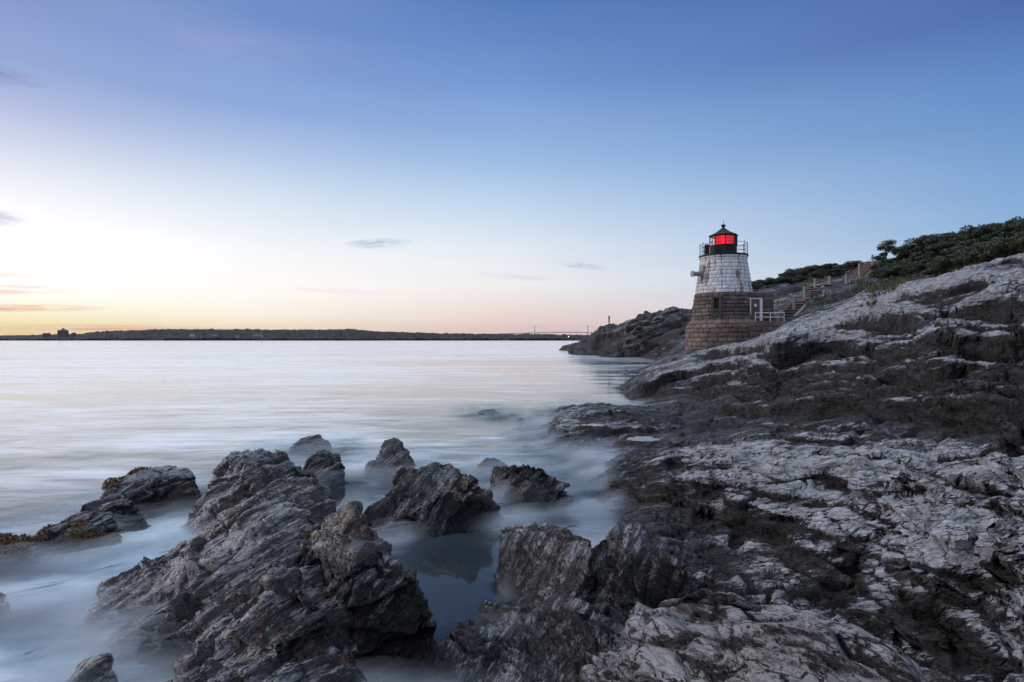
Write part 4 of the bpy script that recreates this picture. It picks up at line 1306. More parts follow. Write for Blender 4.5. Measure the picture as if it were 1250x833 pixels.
def build_lighthouse():
    z0 = zr(433)
    root = empty('lighthouse', (LX, LY, z0), 'squat stone lighthouse, white above brown granite, with black lantern glowing red on the rocks', 'lighthouse')
    h = lambda row: zr(row) - z0
    # turned stone parts
    plinth = ring_obj('plinth', stone_ring([(3.05, 0), (3.0, h(400)), (2.82, h(395)), (2.58, h(391))], .36, 30, .08, .07, 3), M['granite_pink'], root)
    lower = ring_obj('lower_tower', stone_ring([(2.58, h(391.6)), (2.44, h(375)), (2.26, h(359))], .34, 28, .08, .07, 5), M['granite_brown'], root)
    upper = ring_obj('upper_tower', stone_ring([(2.25, h(359.2)), (2.05, h(336)), (1.83, h(316.5))], .30, 30, .05, .05, 8), M['granite_white'], root)
    core = MB(); core.lathe([(2.95, 0.0), (2.9, h(400)), (2.5, h(392)), (2.22, h(359.2)), (1.79, h(316.4))], 48); core.build('masonry_core', M['granite_brown'], root)
    cn = MB(); cn.lathe([(1.80, h(317.5)), (1.93, h(316.5)), (1.93, h(314.6)), (1.80, h(314.4))], 48); o = cn.build('cornice', M['granite_white'], root, True)
    # gallery
    zd = h(314.4)
    g = MB(); g.lathe([(1.86, zd), (1.97, zd + .03), (1.97, zd + .13), (1.90, zd + .15)], 48); g.build('gallery_deck', M['black_metal'], root, True)
    rail = MB()
    nP = 12
    for k in range(nP):
        a = 2 * math.pi * (k + .37) / nP
        rail.tube((1.88 * math.cos(a), 1.88 * math.sin(a), zd + .13), (1.88 * math.cos(a), 1.88 * math.sin(a), zd + 1.13), .028, n=8)
        rail.sphere((1.88 * math.cos(a), 1.88 * math.sin(a), zd + 1.16), .042, 8)
    for zz in (.42, .74, 1.06):
        pts = [(1.88 * math.cos(2 * math.pi * k / 48), 1.88 * math.sin(2 * math.pi * k / 48), zd + zz) for k in range(49)]
        rail.path(pts, .018, 6)
    rail.build('gallery_railing', M['black_metal'], root)
    # lantern room: octagonal drum, glazing bars, panes
    rl = 1.08; a0 = math.pi / 8 + R(10)
    zl0, zl1, zl2 = zd + .13, h(300.6), h(289.2)
    lan = MB(); lan.lathe([(rl, zl0), (rl, zl1), (rl - .06, zl1 + .03)], 8, a0=a0, close_top=True)
    lr_ = lan.build('lantern_room', M['black_metal'], root)
    bars = MB()
    vtx = [(rl * math.cos(a0 + k * math.pi / 4), rl * math.sin(a0 + k * math.pi / 4)) for k in range(8)]
    for k in range(8):
        bars.tube((vtx[k][0], vtx[k][1], zl1 - .02), (vtx[k][0], vtx[k][1], zl2 + .02), .045, n=8)
        x0, y0 = vtx[k]; x1, y1 = vtx[(k + 1) % 8]
        bars.tube((x0, y0, zl1), (x1, y1, zl1), .045, n=8); bars.tube((x0, y0, zl2), (x1, y1, zl2), .045, n=8)
    bars.build('glazing_bars', M['black_metal'], lr_)
    t = NT('red_glass'); e = t.bsdf
    t.set(Base_Color=(0.5, 0.01, 0.03), Roughness=0.15, Emission_Color=(1.0, 0.055, 0.13), Emission_Strength=0.60)
    tr = t.N.new('ShaderNodeBsdfTransparent'); tr.inputs[0].default_value = (1.0, 0.06, 0.10, 1)
    mx = t.N.new('ShaderNodeMixShader'); mx.inputs[0].default_value = 0.40
    t.L.new(tr.outputs[0], mx.inputs[1]); t.L.new(e.outputs[0], mx.inputs[2]); t.L.new(mx.outputs[0], t.out.inputs[0])
    t2 = NT('clear_glass')
    t2.set(Base_Color=(0.9, 0.9, 0.9), Roughness=0.03)
    tr2 = t2.N.new('ShaderNodeBsdfTransparent'); mx2 = t2.N.new('ShaderNodeMixShader'); mx2.inputs[0].default_value = 0.12
    t2.L.new(tr2.outputs[0], mx2.inputs[1]); t2.L.new(t2.bsdf.outputs[0], mx2.inputs[2]); t2.L.new(mx2.outputs[0], t2.out.inputs[0])
    for k in range(8):
        x0, y0 = vtx[k]; x1, y1 = vtx[(k + 1) % 8]
        cx, cy = (x0 + x1) / 2, (y0 + y1) / 2
        ang = math.atan2(cy, cx)
        red = -140 < math.degrees(ang) < -60
        if -60 < math.degrees(ang) < 30:      # blank iron panels on the landward side
            p = MB(); p.box((cx * .985, cy * .985, (zl1 + zl2) / 2), (.03, .80, zl2 - zl1 - .04), ang)
            p.build('blank_panel', M['black_metal'], lr_)
            continue
        p = MB(); p.box((cx * .985, cy * .985, (zl1 + zl2) / 2), (.012, .80, zl2 - zl1 - .05), ang)
        po = p.build('pane', t.m if red else t2.m, lr_)
        po['label'] = 'red lit pane' if red else 'clear pane'
    lampm = NT('lamp_glow').set(Base_Color=(1, .3, .3), Emission_Color=(1.0, 0.30, 0.25), Emission_Strength=14.0)
    lb = MB(); lb.sphere((0, 0, (zl1 + zl2) / 2 + .02), .15, 16, 1.4); lo = lb.build('lamp', lampm, root, True)
    st = MB(); st.tube((0, 0, zl1 - .02), (0, 0, (zl1 + zl2) / 2 - .16), .05); st.tube((0, 0, zl1 + .16), (0, 0, zl1 + .22), .16); st.build('lamp_stand', M['black_metal'], lo)
    ld = bpy.data.lights.new('lamp_light', 'POINT'); ld.energy = 40; ld.color = (1, .10, .10); ld.shadow_soft_size = .14
    lo2 = link(bpy.data.objects.new('lamp_light', ld), root); lo2.location = (0, 0, (zl1 + zl2) / 2 + .3)
    ln = MB()
    for q in range(7):
        zz = (zl1 + zl2) / 2 - .30 + q * .10
        ln.lathe([(.24, zz - .045), (.30 - .02 * abs(q - 3), zz), (.24, zz + .045)], 24, close_top=False, close_bot=False)
    ln.build('lens', t2.m, lr_, True)
    # roof
    rf = MB(); rf.lathe([(rl + .05, zl2 + .02), (rl + .13, zl2 + .05), (rl + .11, zl2 + .10), (.62, h(284)), (.22, h(279.6)), (.10, h(278.6))], 8, a0=a0)
    ro = rf.build('roof', M['black_metal'], root)
    vb = MB(); vb.lathe([(.09, h(278.8)), (.12, h(278.2)), (.08, h(277.6)), (.17, h(276.8)), (.19, h(275.7)), (.15, h(274.6)), (.05, h(274))], 16); vb.build('ventilator_ball', M['black_metal'], ro, True)
    rd = MB(); rd.tube((0, 0, h(274.2)), (0, 0, h(268.5)), .014, n=6); rd.build('lightning_rod', M['black_metal'], ro)
    # drum-shaped horn housing on the gallery, left side
    dr = MB(); dr.lathe([(.20, 0), (.22, .05), (.22, .78), (.16, .86), (.05, .9)], 16, (-1.55, -.45, zd + .14)); dr.build('gallery_drum', M['black_metal'], root, True)
    # fog signal sticking out towards the sea
    fz = h(335.5)
    fs = MB(); fs.tube((-1.95, -.55, fz), (-2.75, -.72, fz - .02), .17, .20, 14); fs.tube((-2.70, -.71, fz - .02), (-2.88, -.75, fz - .02), .20, .27, 14)
    fs.box((-2.06, -.58, fz + .02), (.42, .46, .42), .22, .03)
    fso = fs.build('fog_signal', M['grey_metal'], root, True)
    bp = MB(); bp.box((-1.90, -.62, fz + .12), (.30, .44, 1.10), .22, .02); bp.box((-2.12, -.70, fz - .52), (.10, .10, .55), .22); bp.build('bracket', M['grey_metal'], fso)
    # slit window with granite surround, facing left front
    ang = R(-122)
    rw = 2.44; wx, wy = rw * math.cos(ang), rw * math.sin(ang)
    wz = (h(385) + h(367)) / 2
    w = MB()
    wh = h(366) - h(385.5)
    for s in (-1, 1):
        w.box((wx - s * .30 * math.sin(ang), wy + s * .30 * math.cos(ang), wz), (.34, .20, wh), ang, .02)
    w.box((wx, wy, wz + wh / 2 + .09), (.36, .84, .20), ang, .02); w.box((wx + .03 * math.cos(ang), wy + .03 * math.sin(ang), wz - wh / 2 - .08), (.38, .84, .16), ang, .02)
    wo = w.build('slit_window', M['granite_brown'], root)
    wv = MB(); wv.box((wx, wy, wz), (.10, .40, wh - .02), ang); wv.build('opening', M['dark_void'], wo)
    # doorway block on the landward side
    ax0, ax1 = (899 - 883) * K, (931.5 - 883) * K
    ytop, ybot = h(359.6), h(395.5)
    an = ring_obj('entry_wall', stone_wall_box(((ax0 + ax1) / 2, -.75, (ytop + ybot) / 2), (ax1 - ax0, 2.4, ytop - ybot), 0, .33, .62, 17), M['granite_brown'], root)
    cb = MB(); cb.box(((ax0 + ax1) / 2, -.75, (ytop + ybot) / 2 - .01), (ax1 - ax0 - .06, 2.34, ytop - ybot - .04)); cb.build('entry_core', M['granite_brown'], an)
    dx0, dx1, dz0, dz1 = (903 - 883) * K, (917.3 - 883) * K, h(392.8), h(367.2)
    yf = -.75 - 1.2 - .055
    dd = MB(); dd.box(((dx0 + dx1) / 2, yf - .02, (dz0 + dz1) / 2), (dx1 - dx0 - .04, .05, dz1 - dz0 - .02))
    for q in range(2):
        dd.box(((dx0 + dx1) / 2 - .08, yf - .05, dz0 + .5 + .8 * q), (dx1 - dx0 - .42, .03, .6), 0, .01)
    do = dd.build('door', M['door'], root)
    fr = MB(); fr.box((dx0 + .035, yf - .05, (dz0 + dz1) / 2), (.08, .10, dz1 - dz0)); fr.box((dx1 - .10, yf - .05, (dz0 + dz1) / 2), (.21, .12, dz1 - dz0)); fr.box(((dx0 + dx1) / 2 - .04, yf - .052, dz1 + .02), (dx1 - dx0 + .02, .10, .08))
    fr.build('door_frame', M['white_paint'], do)
    nn = MB(); nn.box(((dx0 + dx1) / 2 - .06, yf - .085, dz0 + 1.25), (.20, .02, .22)); nn.build('notice', M['white_paint'], do)
    hd = MB(); hd.sphere((dx1 - .27, yf - .09, dz0 + .88), .04, 8); hd.build('door_knob', M['grey_metal'], do)
    # landing in front of the door
    tx0, tx1 = (897 - 883) * K, (945.5 - 883) * K
    tz1, tz0 = h(394.2), h(428)
    la = ring_obj('landing', stone_wall_box(((tx0 + tx1) / 2, -1.75, (tz1 + tz0) / 2), (tx1 - tx0, 2.6, tz1 - tz0), 0, .36, .72, 23), M['granite_pink'], root)
    lc = MB(); lc.box(((tx0 + tx1) / 2, -1.75, (tz1 + tz0) / 2 - .01), (tx1 - tx0 - .06, 2.54, tz1 - tz0 - .04)); lc.build('landing_core', M['granite_pink'], la)
    lr2 = MB()
    x0, x1 = (904 - 883) * K, (937 - 883) * K
    for xx in (x0, (x0 + x1) / 2 + .05, x1): lr2.tube((xx, -2.92, tz1 - .02), (xx, -2.92, tz1 + .72), .035, n=8)
    for zz in (.36, .70): lr2.tube((x0, -2.92, tz1 + zz), (x1, -2.92, tz1 + zz), .032, n=8)
    lr2.tube((x1, -2.92, tz1 + .70), (x1, -.9, tz1 + .70), .032, n=8)
    lr2.build('landing_railing', M['white_paint'], root)
    return root


build_lighthouse()

# ------------------------------------------------------------------ stairway up the hillside
def build_stairs():
    a, b = D(948, 397, 46.0), D(996, 347, 52.0)
    c, d = D(1032, 351, 54.0), D(1066, 318, 58.5)
    root = empty('stairway', (a.x, a.y, a.z), 'long weathered timber stairway climbing the rocky hillside right of the lighthouse', 'stairs')
    rel = lambda p: Vector(p) - Vector(a)

    def flight(p0, p1, n, wd=1.15):
        m = MB()
        d_ = p1 - p0
        side = Vector((d_.x, d_.y, 0)).normalized().cross(Vector((0, 0, 1)))
        rz = math.atan2(d_.y, d_.x)
        for k in range(n):
            q = rel(p0 + d_ * ((k + .5) / n))
            m.box((q.x, q.y, q.z - .06), (Vector((d_.x, d_.y, 0)).length / n + .10, wd, .09), rz)
            m.box((q.x, q.y, q.z - .20), (.06, wd, d_.z / n + .06), rz)
        f = m.build('flight', M['wood_red'], root)
        s = MB()
        for sg in (-1, 1):
            p, q = rel(p0 + side * sg * wd / 2), rel(p1 + side * sg * wd / 2)
            s.tube(p + Vector((0, 0, -.22)), q + Vector((0, 0, -.22)), .14, n=4)
        s.build('stringer', M['wood'], f)

    flight(a, b, 15); flight(c, d, 14)
    m = MB()
    q0, q1 = rel(b), rel(c)
    q1.z = q0.z
    n = 18
    for k in range(n):
        p = q0 + (q1 - q0) * ((k + .5) / n)
        m.box((p.x, p.y, p.z - .05), ((q1 - q0).length / n - .015, 1.15, .09), math.atan2((q1 - q0).y, (q1 - q0).x))
    m.box(((q0 + q1) / 2 + Vector((0, 0, -.42)))[:], ((q1 - q0).length, .9, .62), math.atan2((q1 - q0).y, (q1 - q0).x))
    m.build('walkway', M['wood'], root)
    tops = []
    for px, y0, y1, Y in ((949.5, 398, 380, 45.6), (969, 380, 361, 48.0), (982, 368, 350, 49.6), (995, 355, 340, 51.2), (1012.5, 352, 337, 52.4), (1033, 351, 334.5, 53.2), (1049, 337, 322, 55.4), (1065, 326, 311, 57.6)):
        p0, p1 = rel(D(px, y0, Y)), rel(D(px, y1, Y))
        p = MB(); p.box(((p0 + p1) / 2 + Vector((0, 0, -.2)))[:], (.15, .15, (p1 - p0).length + .4), .4, .012); p.build('post', M['wood'], root)
        tops.append(p1 + Vector((0, 0, -.12)))
    rp = MB()
    for p, q in zip(tops[:-1], tops[1:]):
        pts = [p + (q - p) * (k / 8) + Vector((0, 0, -.22 * 4 * (k / 8) * (1 - k / 8))) for k in range(9)]
        rp.path(pts, .022, 6)
    rp.build('hand_rope', M['rope'], root)


build_stairs()

# ------------------------------------------------------------------ shrubs
def crown_mesh(name, nclump, leaves, rx, rz, leaf, seed, sparse=0.0):
    g = np.random.default_rng(seed)
    cen = []
    while len(cen) < nclump:
        p = g.uniform(-1, 1, 3)
        if p @ p < 1 and p[2] > -.75: cen.append(p * np.array([rx, rx, rz]) * .78)
    cen = np.array(cen)
    rad = g.uniform(.24, .46, nclump) * min(rx, rz)
    Q = []
    per = leaves // nclump
    for c, r in zip(cen, rad):
        d = g.normal(size=(per, 3)); d /= np.linalg.norm(d, axis=1)[:, None]
        pos = c + d * (r * g.uniform(.45, 1.12, per) ** .6)[:, None] * np.array([1.2, 1.2, .8])
        nrm = d + g.normal(size=(per, 3)) * .6; nrm /= np.linalg.norm(nrm, axis=1)[:, None]
        t = np.cross(nrm, g.normal(size=(per, 3))); t /= np.linalg.norm(t, axis=1)[:, None] + 1e-6
        b = np.cross(nrm, t)
        L = (leaf * g.uniform(.6, 1.4, per))[:, None]; W = L * .5
        Q.append(np.stack([pos - t * L, pos + b * W, pos + t * L, pos - b * W], 1))
    Q = np.concatenate(Q)
    Q[:, :, 2] -= 0
    return quads_mesh(name, Q), cen


def trunk_mb(cen, rz, base, r=.05):
    m = MB()
    top = Vector((0, 0, -rz * .2))
    m.tube(base, top, r * 1.5, r, 7)
    for c in cen[:9]: m.tube(Vector((0, 0, -rz * .35)), Vector(c), r * .7, r * .2, 5)
    return m


PROTO = []
for k, (rx, rz, nc, lv, lf) in enumerate(((1.5, .95, 26, 5200, .085), (1.2, 1.1, 22, 4600, .075), (1.9, .9, 30, 6200, .085), (1.0, .8, 16, 3600, .07))):
    me, cen = crown_mesh('crown', nc, lv, rx, rz, lf, 50 + k)
    mats = M['leaf_dark'] if k % 2 == 0 else M['leaf_olive']
    me.materials.append(mats)
    tm = trunk_mb(cen, rz, Vector((0, 0, -rz - .35)))
    to = tm.build('trunk', M['bark']); tme = to.data
    bpy.data.objects.remove(to)
    PROTO.append((me, tme, rx, rz))

shrub_n = 0


def shrub(px, top, Y, kind, s, label, group, name='shrub'):
    me, tme, rx, rz = PROTO[kind]
    top -= random.choice((0, 1, 2, 3, 4, 7)) * (.5 if Y > 58 else .8)
    s *= random.uniform(.85, 1.15)
    p = D(px, top, Y)
    gz = ground(p.x, Y, p.z - 2)
    # sit on the ground; the crown reaches the height seen in the photo
    hgt = max(1.1, p.z - gz)
    sz = hgt / (2 * rz + .25)
    o = empty(name, (p.x, Y, gz), label, 'shrub', group, random.uniform(0, 6.28))
    for nm, m in (('crown', me), ('trunk', tme)):
        c = bpy.data.objects.new(nm, m); link(c, o)
        c.location = (0, 0, (rz + .25) * sz)
        c.scale = (s, s, sz)
    return o


GR = 'shrubs covering the hilltop on the right'
GL = 'shrubs on the skyline behind the lighthouse'
lbl_r = 'dark green wind-clipped shrub in the dense thicket above the pale ledges on the right'
lbl_l = 'low dark green shrub in the row on the skyline between lighthouse and stairway'
for px, top, Y, k, s in ((921, 345, 62, 3, .9), (929, 342, 64, 1, .9), (938, 340, 64, 3, 1.0), (947, 338, 66, 0, .9), (956, 335, 65, 1, 1.0), (966, 330, 66, 2, .9), (977, 326, 67, 0, 1.1), (986, 323, 68, 1, 1.2), (994, 324, 67, 3, 1.2),
                         (1004, 326, 68, 0, 1.0), (1013, 328, 67, 2, .8), (1022, 328, 68, 1, .9), (1031, 329, 67, 3, 1.0), (1040, 326, 66, 0, .9), (1000, 337, 60, 3, 1.0), (1020, 338, 60, 2, .8), (975, 341, 61, 3, .9), (1044, 333, 62, 1, .9)):
    shrub(px, top, Y, k, s, lbl_l, GL)
for px, top, Y, k, s in ((1076, 326, 56, 3, 1.0), (1088, 321, 54, 1, 1.1), (1099, 312, 52, 0, 1.0), (1108, 300, 50, 2, .9), (1117, 296, 50, 1, 1.1), (1127, 291, 48, 0, 1.1), (1137, 287, 47, 2, .9), (1147, 288, 46, 3, 1.3), (1156, 290, 45, 1, 1.0), (1166, 287, 44, 0, 1.0),
                         (1177, 283, 43, 2, .9), (1187, 280, 42, 1, 1.1), (1196, 278, 41, 0, 1.0), (1206, 273, 41, 1, 1.1), (1215, 272, 40, 2, .9), (1226, 271, 40, 0, 1.0), (1236, 272, 39, 1, 1.1), (1247, 271, 38, 2, .9), (1260, 268, 38, 0, 1.1), (1280, 265, 38, 2, 1.1),
                         (1084, 330, 48, 0, .9), (1096, 324, 45, 2, .8), (1110, 318, 43, 1, 1.0), (1122, 313, 41, 0, .9), (1134, 308, 39, 2, .8), (1146, 306, 37, 1, 1.0), (1158, 304, 35, 0, .9), (1170, 302, 34, 2, .8), (1182, 300, 33, 3, 1.1), (1194, 297, 32, 0, .9),
                         (1206, 295, 31, 1, .9), (1218, 292, 30, 2, .8), (1230, 291, 30, 0, .8), (1243, 290, 29, 1, .9), (1258, 288, 29, 2, .8), (1275, 288, 29, 0, 1.0),
                         (1075, 342, 42, 3, .8), (1092, 339, 38, 1, .7), (1108, 334, 36, 3, .8), (1124, 329, 33, 0, .6), (1142, 325, 31, 3, .8), (1160, 322, 29, 1, .7), (1178, 319, 28, 3, .7), (1196, 316, 27, 0, .6), (1214, 312, 26, 3, .7), (1232, 308, 25.5, 1, .6), (1250, 305, 25, 3, .7), (1270, 303, 25, 0, .7)):
    shrub(px, top, Y, k, s, lbl_r, GR)
# the lone windswept tree beside the top of the stairs
def lone_tree():
    Y = 55.0
    p = D(1081, 293, Y)
    gz = ground(p.x, Y, 9)
    hgt = p.z - gz
    o = empty('tree', (p.x, Y, gz), 'small lone windswept tree with a thin trunk beside the top of the stairway', 'tree')
    cen = np.array([[.1, 0, hgt - .45], [.55, .1, hgt - .25], [-.4, 0, hgt - .8], [.3, -.2, hgt - 1.0], [-.1, .2, hgt - 1.4], [-.75, .0, hgt - 1.75], [-.35, -.1, hgt - 1.9], [.6, 0, hgt - .75], [.0, .1, hgt - 2.4]])
    rad = [.5, .38, .36, .40, .30, .30, .3, .3, .3]
    g = np.random.default_rng(3)
    Q = []
    for c, r in zip(cen, rad):
        n = 330
        d = g.normal(size=(n, 3)); d /= np.linalg.norm(d, axis=1)[:, None]
        pos = c + d * (r * g.uniform(.3, 1.15, n))[:, None] * np.array([1.25, 1.1, .7])
        t = g.normal(size=(n, 3)); t /= np.linalg.norm(t, axis=1)[:, None]
        b = np.cross(t, g.normal(size=(n, 3))); b /= np.linalg.norm(b, axis=1)[:, None]
        L = (.075 * g.uniform(.6, 1.4, n))[:, None]
        Q.append(np.stack([pos - t * L, pos + b * L * .5, pos + t * L, pos - b * L * .5], 1))
    me = quads_mesh('crown', np.concatenate(Q)); me.materials.append(M['leaf_dark'])
    link(bpy.data.objects.new('crown', me), o)
    m = MB(); m.tube((0, 0, -.3), (.05, 0, hgt * .5), .10, .07, 8); m.tube((.05, 0, hgt * .5), (.1, 0, hgt - .6), .07, .03, 8)
    for c in cen: m.tube((.06, 0, hgt * .45 + .25 * (c[2] - hgt * .45)), c, .035, .012, 6)
    m.build('trunk', M['bark'], o)


lone_tree()

# grass and low growth between the rocks of the hillside
def hill_grass():
    Q = []
    g = np.random.default_rng(21)
    n = 0
    tries = 0
    while n < 15000 and tries < 90000:
        tries += 1
        px = g.uniform(925, 1262); Y = g.uniform(24, 68)
        x = (px - 625) / F0 * Y
        if px < 1060 and Y < 44: continue
        pn = perlin(np.array([[x * .22, Y * .16, 3.3]]))[0]
        need = 0.05 if px < 1070 else -0.12 + max(0, (30 - Y)) * .08
        if pn < need: continue
        z = ground(x, Y)
        if z is None or z < 4.2: continue
        L = g.uniform(.15, .42); a = g.uniform(0, 6.28); w = .028
        tip = np.array([g.normal() * .14, g.normal() * .14, L])
        b = np.array([math.cos(a), math.sin(a), 0]) * w
        p = np.array([x, Y, z - .03])
        Q.append([p - b, p + b, p + tip * .6 + b * .8, p + tip * .6 - b * .8])
        Q.append([p + tip * .6 - b * .8, p + tip * .6 + b * .8, p + tip + b * .1, p + tip - b * .1])
        n += 1
    me = quads_mesh('hill_grass', np.array(Q)); me.materials.append(M['grass'])
    o = link(bpy.data.objects.new('hill_grass', me))
    tag(o, 'green grass and low growth between the hillside rocks', 'grass', kind='stuff')


hill_grass()

# ------------------------------------------------------------------ person on the far point
def build_person():
    # on the crest of the point, where the ground stands highest against the sky
    best = max(((ground((743.5 - 625) / F0 * y_, y_, -1) - CAMZ) / y_, y_) for y_ in np.linspace(98, 116, 60))
    Y = float(best[1]) - .3
    p = D(743.5, 405, Y)
    gz = ground(p.x, Y, p.z)
    hgt = 1.78
    V = {'pelvis': (0, 0, .93), 'waist': (0.01, 0, 1.10), 'chest': (.02, 0, 1.34), 'neck': (.0, 0, 1.50), 'head': (-.03, 0, 1.60), 'crown': (-.02, 0, 1.71),
         'hl': (.0, .09, .90), 'kl': (-.03, .10, .50), 'al': (.02, .11, .09), 'tl': (-.15, .13, .035),
         'hr': (.0, -.09, .90), 'kr': (.01, -.10, .50), 'ar': (.06, -.11, .09), 'tr': (-.11, -.13, .035),
         'sl': (.02, .18, 1.42), 'el': (.0, .25, 1.14), 'wl': (-.22, .16, 1.16), 'sr': (.02, -.18, 1.42), 'er': (.0, -.25, 1.14), 'wr': (-.22, -.14, 1.17)}
    Rr = {'pelvis': .14, 'waist': .13, 'chest': .155, 'neck': .055, 'head': .095, 'crown': .08, 'hl': .10, 'kl': .065, 'al': .045, 'tl': .035, 'hr': .10, 'kr': .065, 'ar': .045, 'tr': .035, 'sl': .07, 'el': .048, 'wl': .035, 'sr': .07, 'er': .048, 'wr': .035}
    E_ = [('pelvis', 'waist'), ('waist', 'chest'), ('chest', 'neck'), ('neck', 'head'), ('head', 'crown'), ('pelvis', 'hl'), ('hl', 'kl'), ('kl', 'al'), ('al', 'tl'), ('pelvis', 'hr'), ('hr', 'kr'), ('kr', 'ar'), ('ar', 'tr'), ('chest', 'sl'), ('sl', 'el'), ('el', 'wl'), ('chest', 'sr'), ('sr', 'er'), ('er', 'wr')]
    names = list(V)
    me = bpy.data.meshes.new('tmp'); me.from_pydata([V[k] for k in names], [(names.index(a), names.index(b)) for a, b in E_], [])
    ob = link(bpy.data.objects.new('tmp', me))
    sk = ob.modifiers.new('s', 'SKIN'); sk.use_smooth_shade = True
    for i, k in enumerate(names):
        me.skin_vertices[0].data[i].radius = (Rr[k], Rr[k]); me.skin_vertices[0].data[i].use_root = k == 'pelvis'
    ob.modifiers.new('b', 'SUBSURF').levels = 1
    dg = bpy.context.evaluated_depsgraph_get()
    m2 = bpy.data.meshes.new_from_object(ob.evaluated_get(dg)); bpy.data.objects.remove(ob)
    m2.name = 'person'; m2.materials.clear(); m2.materials.append(M['jacket'])
    o = link(bpy.data.objects.new('person', m2))
    o.location = (p.x, Y, gz); o.rotation_euler = (0, 0, R(20)); o.scale = (hgt / 1.79,) * 3
    tag(o, 'person in dark clothes standing on the tip of the far rocky point', 'person')
    hs = MB(); hs.sphere((-.015, 0, 1.68), .105, 12, .8); hs.build('hair', M['dark_void'], o, True)


build_person()

# ------------------------------------------------------------------ far shore
def build_far_shore():
    prof = np.array([(-400, 409.5), (-100, 409), (0, 408.6), (40, 408), (60, 407.3), (100, 406.3), (115, 405), (150, 403.5), (200, 402), (300, 402), (360, 402.5), (410, 402), (430, 402.5), (470, 405), (530, 407), (600, 408), (650, 408), (700, 408.8), (760, 410), (840, 412), (900, 413)])
    nx, ny = 1500, 46
    pxs = np.linspace(-420, 900, nx)
    tops = np.interp(pxs, prof[:, 0], prof[:, 1])
    Ys = np.linspace(1030, 1560, ny)
    PX, YY = np.meshgrid(pxs, Ys, indexing='ij')
    X = (PX - 625) / F0 * YY
    Hh = (np.interp(PX, prof[:, 0], HZ - prof[:, 1])) * 1250 / F0 + CAMZ - 5.5
    t = (YY - 1030) / 530
    g = np.where(t < .02, -1.0, 1.2 + (Hh - 1.2) * sstep(0.0, .5, t)) * np.where(t > .75, 1 - .6 * (t - .75) / .25, 1)
    V = np.stack([X, YY, g], -1).reshape(-1, 3)
    me = grid_mesh('far_shore', V, nx, ny)
    me.materials.append(plain('far_ground', (0.075, 0.06, 0.045), .9))
    structure(link(bpy.data.objects.new('far_shore', me)))
    # the wood on it reads as one mass: canopy domes
    nx2, ny2 = 2600, 60
    pxs = np.linspace(-420, 900, nx2); Ys = np.linspace(1038, 1380, ny2)
    PX, YY = np.meshgrid(pxs, Ys, indexing='ij')
    X = (PX - 625) / F0 * YY
    t = (YY - 1030) / 530
    Hh = (np.interp(PX, prof[:, 0], HZ - prof[:, 1])) * 1250 / F0 + CAMZ - 5.5
    g = 1.2 + (Hh - 1.2) * sstep(0.0, .5, t)
    q = np.stack([X.ravel() * .13, YY.ravel() * .10, np.zeros(X.size)], -1)
    f1, e, idv = cells(q)
    q2 = q * 2.7 + 40
    f2, e2, id2 = cells(q2)
    n = fbm(q * .35, 3)
    thin = np.interp(PX.ravel(), [-100, 40, 100, 120, 1000], [.6, .6, .6, 1, 1])
    c = (4.8 * (1 - np.clip(f1, 0, 1) ** 2) * (.45 + .75 * idv) + 1.6 * (1 - np.clip(f2, 0, 1) ** 2) + 2.2 * n) * thin
    c = np.where((n + .15 * (id2 - .5)) < -.42, -1.0, c)
    c = c * sstep(0, .03, t.ravel()) - 1.0 * (t.ravel() < .005)
    V = np.stack([X.ravel(), YY.ravel(), g.ravel() + c], -1)
    V += np.random.default_rng(4).normal(size=V.shape) * np.array([.5, .5, .35])
    me = grid_mesh('far_woods', V, nx2, ny2, smooth=False)
    me.materials.append(plain('far_foliage', (0.042, 0.036, 0.026), .9, var=.6, scale=.05))
    o = link(bpy.data.objects.new('far_woods', me))
    tag(o, 'dark strip of woods along the far shore under the sunset sky', 'woods', kind='stuff')

    def gz(px, Y):
        t = (Y - 1030) / 530
        H_ = (HZ - np.interp(px, prof[:, 0], prof[:, 1])) * 1250 / F0 + CAMZ - 5.5
        s = max(0, min(1, t / .5)); s = s * s * (3 - 2 * s)
        return 1.2 + (H_ - 1.2) * s

    wallm = plain('house_wall_pale', (.55, .53, .50), .8, var=.1, scale=.3); dark = plain('house_wall_dark', (.10, .08, .07), .8, scale=.3); roofm = plain('house_roof', (.07, .06, .06), .8, scale=.3)

    def house(px, row, Y, w, hh, wall, label, cupola=False):
        p = D(px, row, Y)
        z = p.z - hh - w * .16
        o = empty('house', (p.x, Y, z), label, 'house', None, random.uniform(-.3, .3))
        m = MB(); m.box((0, 0, hh / 2 - 3), (w, w * .6, hh + 6)); m.build('wall', wall, o)
        bm = MB(); r = w * .16
        vs = [bm.bm.verts.new(v) for v in ((-w * .53, -w * .34, hh), (w * .53, -w * .34, hh), (w * .53, w * .34, hh), (-w * .53, w * .34, hh), (-w * (.25 if cupola else .53), 0, hh + r), (w * (.25 if cupola else .53), 0, hh + r))]
        for f in ((0, 1, 5, 4), (1, 2, 5), (2, 3, 4, 5), (3, 0, 4), (3, 2, 1, 0)): bm.bm.faces.new([vs[i] for i in f])
        ro = bm.build('roof', roofm, o)
        c = MB(); c.box((w * .3, 0, hh + r * .8), (w * .06, w * .06, r * 1.6)); c.build('chimney', wall, ro)
        if cupola:
            c = MB(); c.lathe([(w * .10, hh + r * .9), (w * .10, hh + r + w * .12), (w * .13, hh + r + w * .13), (.02, hh + r + w * .24)], 8); c.build('cupola', wall, ro)
        for k in range(4):
            wn = MB(); wn.box((-w * .36 + k * w * .24, -w * .302, hh * .5), (w * .09, .12, hh * .36)); wn.build('window', M['dark_void'], o)
        return o

    house(77, 402.5, 1120, 15, 7.5, dark, 'dark mansion with a roof turret standing up on the far shore at left', True)
